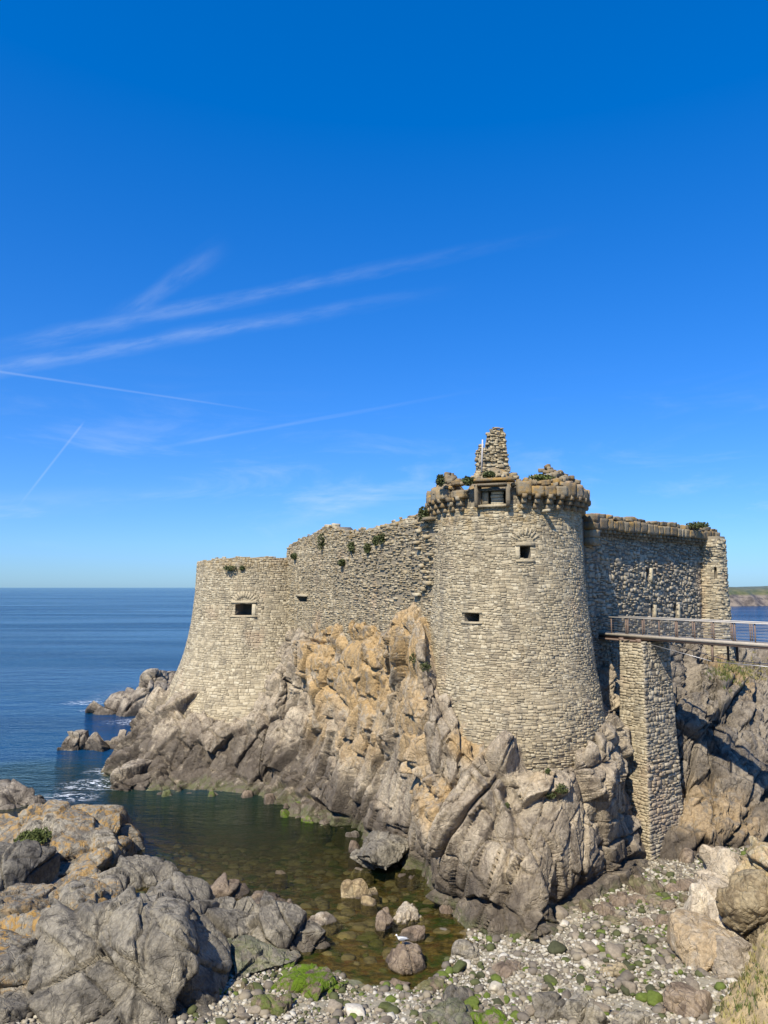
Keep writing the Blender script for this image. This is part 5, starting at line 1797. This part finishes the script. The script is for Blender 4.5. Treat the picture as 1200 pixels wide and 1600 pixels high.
def pebble_field(n, x0, x1, y0, y1, smin, smax, zmin, seed):
    r = np.random.RandomState(seed)
    x = r.uniform(x0, x1, n)
    y = r.uniform(y0, y1, n)
    z = beach_z(x, y)
    px = 600 + FPX * x / y
    edge = fbm(np.stack([x, y, 0 * x], 1) * 0.5, 3, 44) * 0.5
    ok = (z + edge * 0.3 > zmin) & (px > -40) & (px < 1240)
    x, y, z = x[ok], y[ok], z[ok]
    n = len(x)
    s = smin + (smax - smin) * r.rand(n) ** 2.2
    sc = np.stack([s * r.uniform(.8, 1.35, n), s * r.uniform(.8, 1.35, n), s * r.uniform(.5, .85, n)], 1)
    a = r.uniform(0, 6.28, n)
    v = ico_v[None] * sc[:, None, :] * (1 + 0.25 * (r.rand(n, len(ico_v), 1) - 0.5))
    ca, sa = np.cos(a)[:, None], np.sin(a)[:, None]
    vx = v[:, :, 0] * ca - v[:, :, 1] * sa
    vy = v[:, :, 0] * sa + v[:, :, 1] * ca
    tl = r.uniform(-.4, .4, n)[:, None]
    v = np.stack([vx + x[:, None], vy + y[:, None], v[:, :, 2] + vx * tl * 0.5 + (z + sc[:, 2] * 0.45)[:, None]], 2)
    # greener towards the damp, stonier part of the beach
    gz = fbm(np.stack([x, y, 0 * x], 1) * 0.45, 4, 77) * 1.6 + 0.18 * (x > 9) + 0.12 * (y > 37) + 0.30 * np.exp(-((z - 0.05) / 0.14) ** 2)
    tone = np.clip(r.rand(n) * 0.84 + 0.75 * np.clip(gz, 0, 1) * r.rand(n) + (r.rand(n) < 0.05) * 0.2, 0, 0.999)
    f = (ico_f[None] + (np.arange(n) * len(ico_v))[:, None, None]).reshape(-1, 3)
    return v.reshape(-1, 3), f, np.repeat(tone, len(ico_v))


v1, f1, t1 = pebble_field(56000, -17, 24, 26, 49, 0.035, 0.12, 0.015, 1)
peb = link('pebbles', mesh_np('pebbles', v1, f1, M_PEB, {'tone': t1}, smooth=True))
tag(peb, 'white and grey pebbles covering the small beach', 'pebbles', kind='stuff')

v1, f1, t1 = pebble_field(3400, -17, 22, 26, 47, 0.10, 0.24, 0.0, 21)
t1 = 0.58 + t1 * 0.40
cst = link('shingle_stones', mesh_np('shingle_stones', v1, f1, M_PEB, {'tone': np.clip(t1, 0, 0.97)}))
tag(cst, 'brown and weedy stones scattered through the white shingle', 'stones', kind='stuff')

# under-water stones of the pool bed
r = np.random.RandomState(9)
n_ = 1100
x = r.uniform(-14, 8, n_)
y = r.uniform(31, 52, n_)
z = beach_z(x, y)
ok = (z < -0.12) & (z > -1.6)
x, y, z = x[ok], y[ok], z[ok]
n_ = len(x)
s = 0.10 + 0.34 * r.rand(n_) ** 2.5
dv, df = cs_get(3)
v = dv[None] * (s[:, None] * np.array([1.15, 1.0, 0.6]) * r.uniform(.8, 1.2, (n_, 3)))[:, None, :] * (1 + 0.3 * (r.rand(n_, len(dv), 1) - 0.5))
v = v + np.stack([x, y, z - s * 0.1], 1)[:, None, :]
f = (df[None] + (np.arange(n_) * len(dv))[:, None, None]).reshape(-1, 4)
tn = 0.73 + 0.18 * r.rand(n_)
tn = np.where(r.rand(n_) < 0.03, 0.65, tn)
bedst = link('pool_bed_stones', mesh_np('pool_bed_stones', v.reshape(-1, 3), f, M_PEB, {'tone': np.repeat(tn, len(dv))}))
tag(bedst, 'dark brown and green stones on the pool bed under water', 'stones', kind='stuff')

# single cobbles lying on the pebbles
KINDS = [
    ('green', 'green weed-coated cobble lying on the white pebbles', 'weed-coated cobbles on the beach', [(0.075, 0.085, 0.028), (0.06, 0.062, 0.03), (0.10, 0.13, 0.022)]),
    ('grey', 'dull grey brown cobble lying on the white pebbles', 'grey brown cobbles on the beach', [(0.20, 0.165, 0.12), (0.26, 0.215, 0.155), (0.14, 0.118, 0.09)]),
    ('pale', 'pale cream cobble larger than the pebbles around it', 'cream cobbles on the beach', [(0.46, 0.41, 0.31), (0.52, 0.47, 0.38)]),
]
protos = []
for kname, lab, grp, colr in KINDS:
    lst = []
    for j, cc in enumerate(colr):
        mm_ = simple_mat('cobble_' + kname, cc, 0.85, 0.6, 9.0, 0, 0.6)
        for sd in range(3):
            dv, df = cs_get(5)
            rn = np.random.RandomState(sd * 11 + j)
            lst.append(boulder_mesh((2.4, 2.0, 1.4), 900 + sd * 11 + j * 5 + len(protos) * 40, 6, mm_, k=9, nplanes=8, warp=0.12))
    protos.append(lst)
LAND = [('at the edge of the tidal pool', PZ(690, 1530, 0.1)), ('below the rock of the great tower', PZ(850, 1480, 0.3)), ('near the foot of the bridge pier', PZ(1000, 1420, 0.7)),
        ('beside the smooth rounded bank rock', PZ(1040, 1490, 0.8)), ('beside the brown boulder by the grassy bank', PZ(1020, 1560, 0.7)), ('on the shingle around the grey wedge boulder', PZ(850, 1560, 0.5)),
        ('next to the bright green weedy rock', PZ(480, 1570, 0.3)), ('under the big cracked grey rock face', PZ(330, 1590, 0.5))]
rnd = random.Random(77)
placed = 0
tries = 0
while placed < 270 and tries < 20000:
    tries += 1
    py = rnd.uniform(1400, 1600) if rnd.random() < 0.75 else rnd.uniform(1500, 1600)
    px = rnd.uniform(300, 1110)
    q = PZ(px, py, 0.4)
    zz = bz(q[0], q[1])
    if zz < 0.03:
        continue
    dens = fbm(np.array([[q[0], q[1], 0]]) * 0.35, 3, 77)[0]
    if px < 700 and rnd.random() < 0.7:
        continue
    kk = 0 if rnd.random() < 0.50 + dens else (1 if rnd.random() < 0.75 else 2)
    o = link('cobble', rnd.choice(protos[kk]))
    s = rnd.uniform(0.09, 0.23) * (0.8 + 0.4 * rnd.random()) * (1.7 if rnd.random() < 0.16 else 1.0)
    o.scale = (s * rnd.uniform(.9, 1.3), s, s * rnd.uniform(.8, 1.1))
    o.location = (q[0], q[1], zz + s * 0.35)
    o.rotation_euler = (rnd.uniform(-.3, .3), rnd.uniform(-.3, .3), rnd.uniform(0, 6.3))
    where = min(LAND, key=lambda w_: math.hypot(q[0] - w_[1][0], q[1] - w_[1][1]))[0]
    look = ('small ' if s < 0.15 else 'middling ' if s < 0.24 else 'large ') + KINDS[kk][1].split(' lying')[0].split(' larger')[0]
    tag(o, look + ' ' + where, 'cobble', look + 's ' + where)
    placed += 1


# ------------------------------------------------------------------ plants
def tuft_mesh(rx, ry, rz, n, seed, mat, leaf=0.12, blade=False):
    r = np.random.RandomState(seed)
    d = r.normal(size=(n, 3))
    d /= np.linalg.norm(d, axis=1, keepdims=True)
    d[:, 2] = np.abs(d[:, 2]) if blade else d[:, 2]
    rad = r.rand(n) ** (0.4)
    c = d * rad[:, None] * np.array([rx, ry, rz])
    c += (fbm(c * 4 + seed, 2, seed)[:, None]) * np.array([rx, ry, rz]) * 0.6
    t1_ = r.normal(size=(n, 3))
    t1_ /= np.linalg.norm(t1_, axis=1, keepdims=True)
    t2_ = np.cross(t1_, r.normal(size=(n, 3)))
    t2_ /= np.linalg.norm(t2_, axis=1, keepdims=True)
    L = leaf * r.uniform(.6, 1.3, n)[:, None]
    v = np.stack([c - t1_ * L, c + t2_ * L * 0.45, c + t1_ * L, c - t2_ * L * 0.45], 1)
    f = np.arange(n * 4).reshape(n, 4)
    return mesh_np('foliage', v.reshape(-1, 3), f, mat)


def wall_plant(label, p, rx, rz, seed, n=260, mat=None, leaf=0.11):
    o = empty('wall_plant', (0, 0, 0))
    o.location = tuple(p)
    tag(o, label, 'plant', 'plants growing on the castle walls')
    link('foliage', tuft_mesh(rx, rx * 0.75, rz, n, seed, mat or M_PLANT, leaf), o)
    v, f = tube((0, 0.3, -rz * 0.6), (0, 0, 0), 0.03, 0.015, 6)
    link('stem', mesh_np('stem', v, f, M_STALK), o)
    return o


def on_wall(surf, px, py, d=0.15):
    u_, z_, p_ = surf.hit(px, py)
    return surf.at(np.array([u_]), np.array([z_]), np.array([d]))[0]


for i, (px, py, rx, rz, lab) in enumerate((
        (506, 846, 0.40, 0.72, 'tall dark shrub hanging below the pale cap stones of the sunlit wall'),
        (553, 855, 0.40, 0.42, 'rounded dark shrub on the sunlit wall between two smaller ones'),
        (578, 856, 0.30, 0.42, 'upright dark shrub beside the rounded one on the sunlit wall'),
        (600, 841, 0.42, 0.40, 'wide dark shrub rooted at the broken corner of the sunlit wall'),
        (538, 879, 0.40, 0.28, 'low spreading plant on the middle of the sunlit wall'),
        (463, 869, 0.35, 0.34, 'small plant at the wall corner beside the bastion'),
        (590, 845, 0.25, 0.3, 'little tuft next to the wide dark shrub on the sunlit wall'))):
    wall_plant(lab, on_wall(CW, px, py), rx, rz, 300 + i)
wall_plant('flat green plant along the bastion rim', on_wall(RB, 362, 888), 0.75, 0.26, 320)
wall_plant('tiny plant beside the flat one on the bastion rim', on_wall(RB, 379, 888), 0.25, 0.22, 321, 120)
wall_plant('dark plant on the ledge beneath the great tower parapet', on_wall(CW, 671, 803, 0.4), 0.35, 0.5, 322)
for i, (px, py, Y_, rx, rz, lab) in enumerate((
        (732, 751, 40.8, 0.40, 0.26, 'grassy plant on the great tower parapet beside the niche'),
        (763, 742, 40.9, 0.35, 0.2, 'small plant above the niche lintel of the great tower'),
        (688, 750, 42.0, 0.25, 0.35, 'dark plant on the great tower rim behind the rubble'),
        (845, 746, 42.3, 0.8, 0.14, 'long strip of grass below the rubble heap on the great tower'),
        )):
    q = P(px, py, Y_)
    wall_plant(lab, q, rx, rz, 340 + i, 300, M_GRASSG if i == 3 else None)
q = P(1090, 821, 56.4)
wall_plant('low green cushion on top of the overhanging parapet', (q[0], q[1], 20.75), 0.9, 0.25, 350, 500)


from mathutils.bvhtree import BVHTree


def bvh_of(o):
    me = o.data
    co = np.empty(len(me.vertices) * 3, np.float32)
    me.vertices.foreach_get('co', co)
    lp = np.empty(len(me.loops), np.int32)
    me.loops.foreach_get('vertex_index', lp)
    return BVHTree.FromPolygons(co.reshape(-1, 3).tolist(), lp.reshape(-1, 4).tolist())


bv_cliff, bv_rear, bv_bank = bvh_of(cliff), bvh_of(rear), bvh_of(bank)


def ray(bv, px, py):
    d = Vector(pix_dir(px, py)).normalized()
    h = bv.ray_cast(Vector((0, 0, CAM_H)), d)
    return h[0], h[1]


for i, (px, py, s_, lab) in enumerate(((858, 1241, 0.26, 'round tuft growing in a crack under the great tower'), (878, 1232, 0.26, 'second round tuft above the crack under the great tower'),
                                        (856, 1205, 0.12, 'tiny tuft on the ledge just below the great tower'), (791, 1259, 0.14, 'small dry tuft on the rock slope under the great tower'),
                                        (665, 1042, 0.30, 'grey lichen cushion at the rock corner beside the great tower'), (648, 1028, 0.30, 'grey green cushion on the ochre rock under the sunlit wall'))):
    h_, n_ = ray(bv_cliff, px, py)
    if h_ is not None:
        o = link('rock_plant', tuft_mesh(s_ * 1.2, s_, s_, 260, 400 + i, M_PLANT, 0.07))
        o.location = h_
        tag(o, lab, 'plant', 'tufts on the castle rock')


def grass_patch(name, label, bv, area, n, hgt, seed, mat, cond=None):
    r = random.Random(seed)
    V, F = [], []
    for _ in range(n):
        px, py = area(r)
        h_, n_ = ray(bv, px, py)
        if h_ is None or n_.z < 0.15 and cond is None:
            continue
        for b in range(7):
            an = r.uniform(0, 6.28)
            L = hgt * r.uniform(.5, 1.2)
            w = 0.018 + hgt * 0.03
            bx, by = h_.x + r.uniform(-.12, .12), h_.y + r.uniform(-.12, .12)
            tx, ty = math.cos(an) * L * 0.5, math.sin(an) * L * 0.5
            k_ = len(V)
            V += [(bx - w * math.sin(an), by + w * math.cos(an), h_.z - 0.05), (bx + w * math.sin(an), by - w * math.cos(an), h_.z - 0.05),
                  (bx + tx * 0.5 + w * .7 * math.sin(an), by + ty * 0.5 - w * .7 * math.cos(an), h_.z + L * 0.6), (bx + tx, by + ty, h_.z + L)]
            F.append((k_, k_ + 1, k_ + 2, k_ + 3))
    if not V:
        return None
    o = link(name, mesh_np(name, np.array(V), np.array(F), mat))
    tag(o, label, 'grass', kind='stuff')
    return o


grass_patch('grass', 'dry yellow grass on the sandy bank', bv_bank, lambda r: (r.uniform(1090, 1210), r.uniform(1440, 1605)), 160, 0.14, 1, M_GRASS)
grass_patch('grass', 'green grass tufts along the sandy bank', bv_bank, lambda r: (r.gauss(1150, 35), r.gauss(1535, 30)), 110, 0.16, 2, M_GRASSG)
grass_patch('grass', 'green turf on the crest of the rear rock', bv_rear, lambda r: (r.gauss(1142, 16), r.gauss(1054, 9)), 130, 0.22, 3, M_GRASSG)
grass_patch('grass', 'dry turf on the crest of the rear rock', bv_rear, lambda r: (r.uniform(1120, 1200), r.gauss(1046, 10)), 160, 0.18, 4, M_GRASS)
# grass in the cleft of the left outcrop
V = []
r = np.random.RandomState(3)
o = link('grass', tuft_mesh(1.0, 0.9, 0.5, 1500, 44, M_GRASSG, 0.10, True))
q = P(52, 1312, 43.6)
o.location = tuple(q)
tag(o, 'green grass tuft in the cleft beside the lichen slab', 'grass', kind='stuff')

# ------------------------------------------------------------------ gull on its rock
gb = bvh_of(gullrock)
gx, gy = gullrock.location.x - 0.15, gullrock.location.y - 0.10
hit = gb.ray_cast(Vector((gx - gullrock.location.x, gy - gullrock.location.y, 10)), Vector((0, 0, -1)))
gz = hit[0].z + gullrock.location.z - 0.01
gull = empty('seagull')
gull.location = (gx, gy, gz)
gull.rotation_euler = (0, 0, R(200))
tag(gull, 'white seagull with grey wings standing on the ragged pool rock', 'seagull')


def lathe_path(pts, n=12):
    """closed body through (x, z, rx, rz) rings"""
    V = []
    for (x_, z_, ry, rz) in pts:
        for k in range(n):
            a = 2 * math.pi * k / n
            V.append((x_, math.cos(a) * ry, z_ + math.sin(a) * rz))
    F = grid_faces(len(pts), n)
    extra = [[i * n + n - 1, (i + 1) * n + n - 1, (i + 1) * n, i * n] for i in range(len(pts) - 1)]
    return np.array(V), np.concatenate([F, np.array(extra)])


body = [(-0.30, 0.20, 0.004, 0.004), (-0.27, 0.20, 0.03, 0.012), (-0.16, 0.20, 0.065, 0.045), (-0.05, 0.20, 0.085, 0.075), (0.06, 0.225, 0.085, 0.085), (0.13, 0.27, 0.062, 0.07), (0.165, 0.33, 0.042, 0.05), (0.18, 0.385, 0.046, 0.048), (0.215, 0.40, 0.04, 0.042), (0.245, 0.395, 0.018, 0.02), (0.25, 0.395, 0.003, 0.003)]
v, f = lathe_path(body)
link('body', mesh_np('body', v, f, M_GULLW, smooth=True), gull)
for s in (-1, 1):
    wv, wf = lathe_path([(-0.34, 0.20, 0.003, 0.004), (-0.25, 0.205, 0.010, 0.02), (-0.10, 0.215, 0.014, 0.055), (0.04, 0.235, 0.014, 0.055), (0.11, 0.245, 0.005, 0.02)])
    wv[:, 1] += s * 0.08
    link('wing', mesh_np('wing', wv, wf, M_GULLG, smooth=True), gull)
    v, f = tube((0.0, s * 0.035, 0.15), (0.01, s * 0.035, -0.02), 0.009)
    link('leg', mesh_np('leg', v, f, M_BEAK), gull)
v, f = tube((0.24, 0, 0.395), (0.31, 0, 0.38), 0.014, 0.004)
link('beak', mesh_np('beak', v, f, M_BEAK), gull)
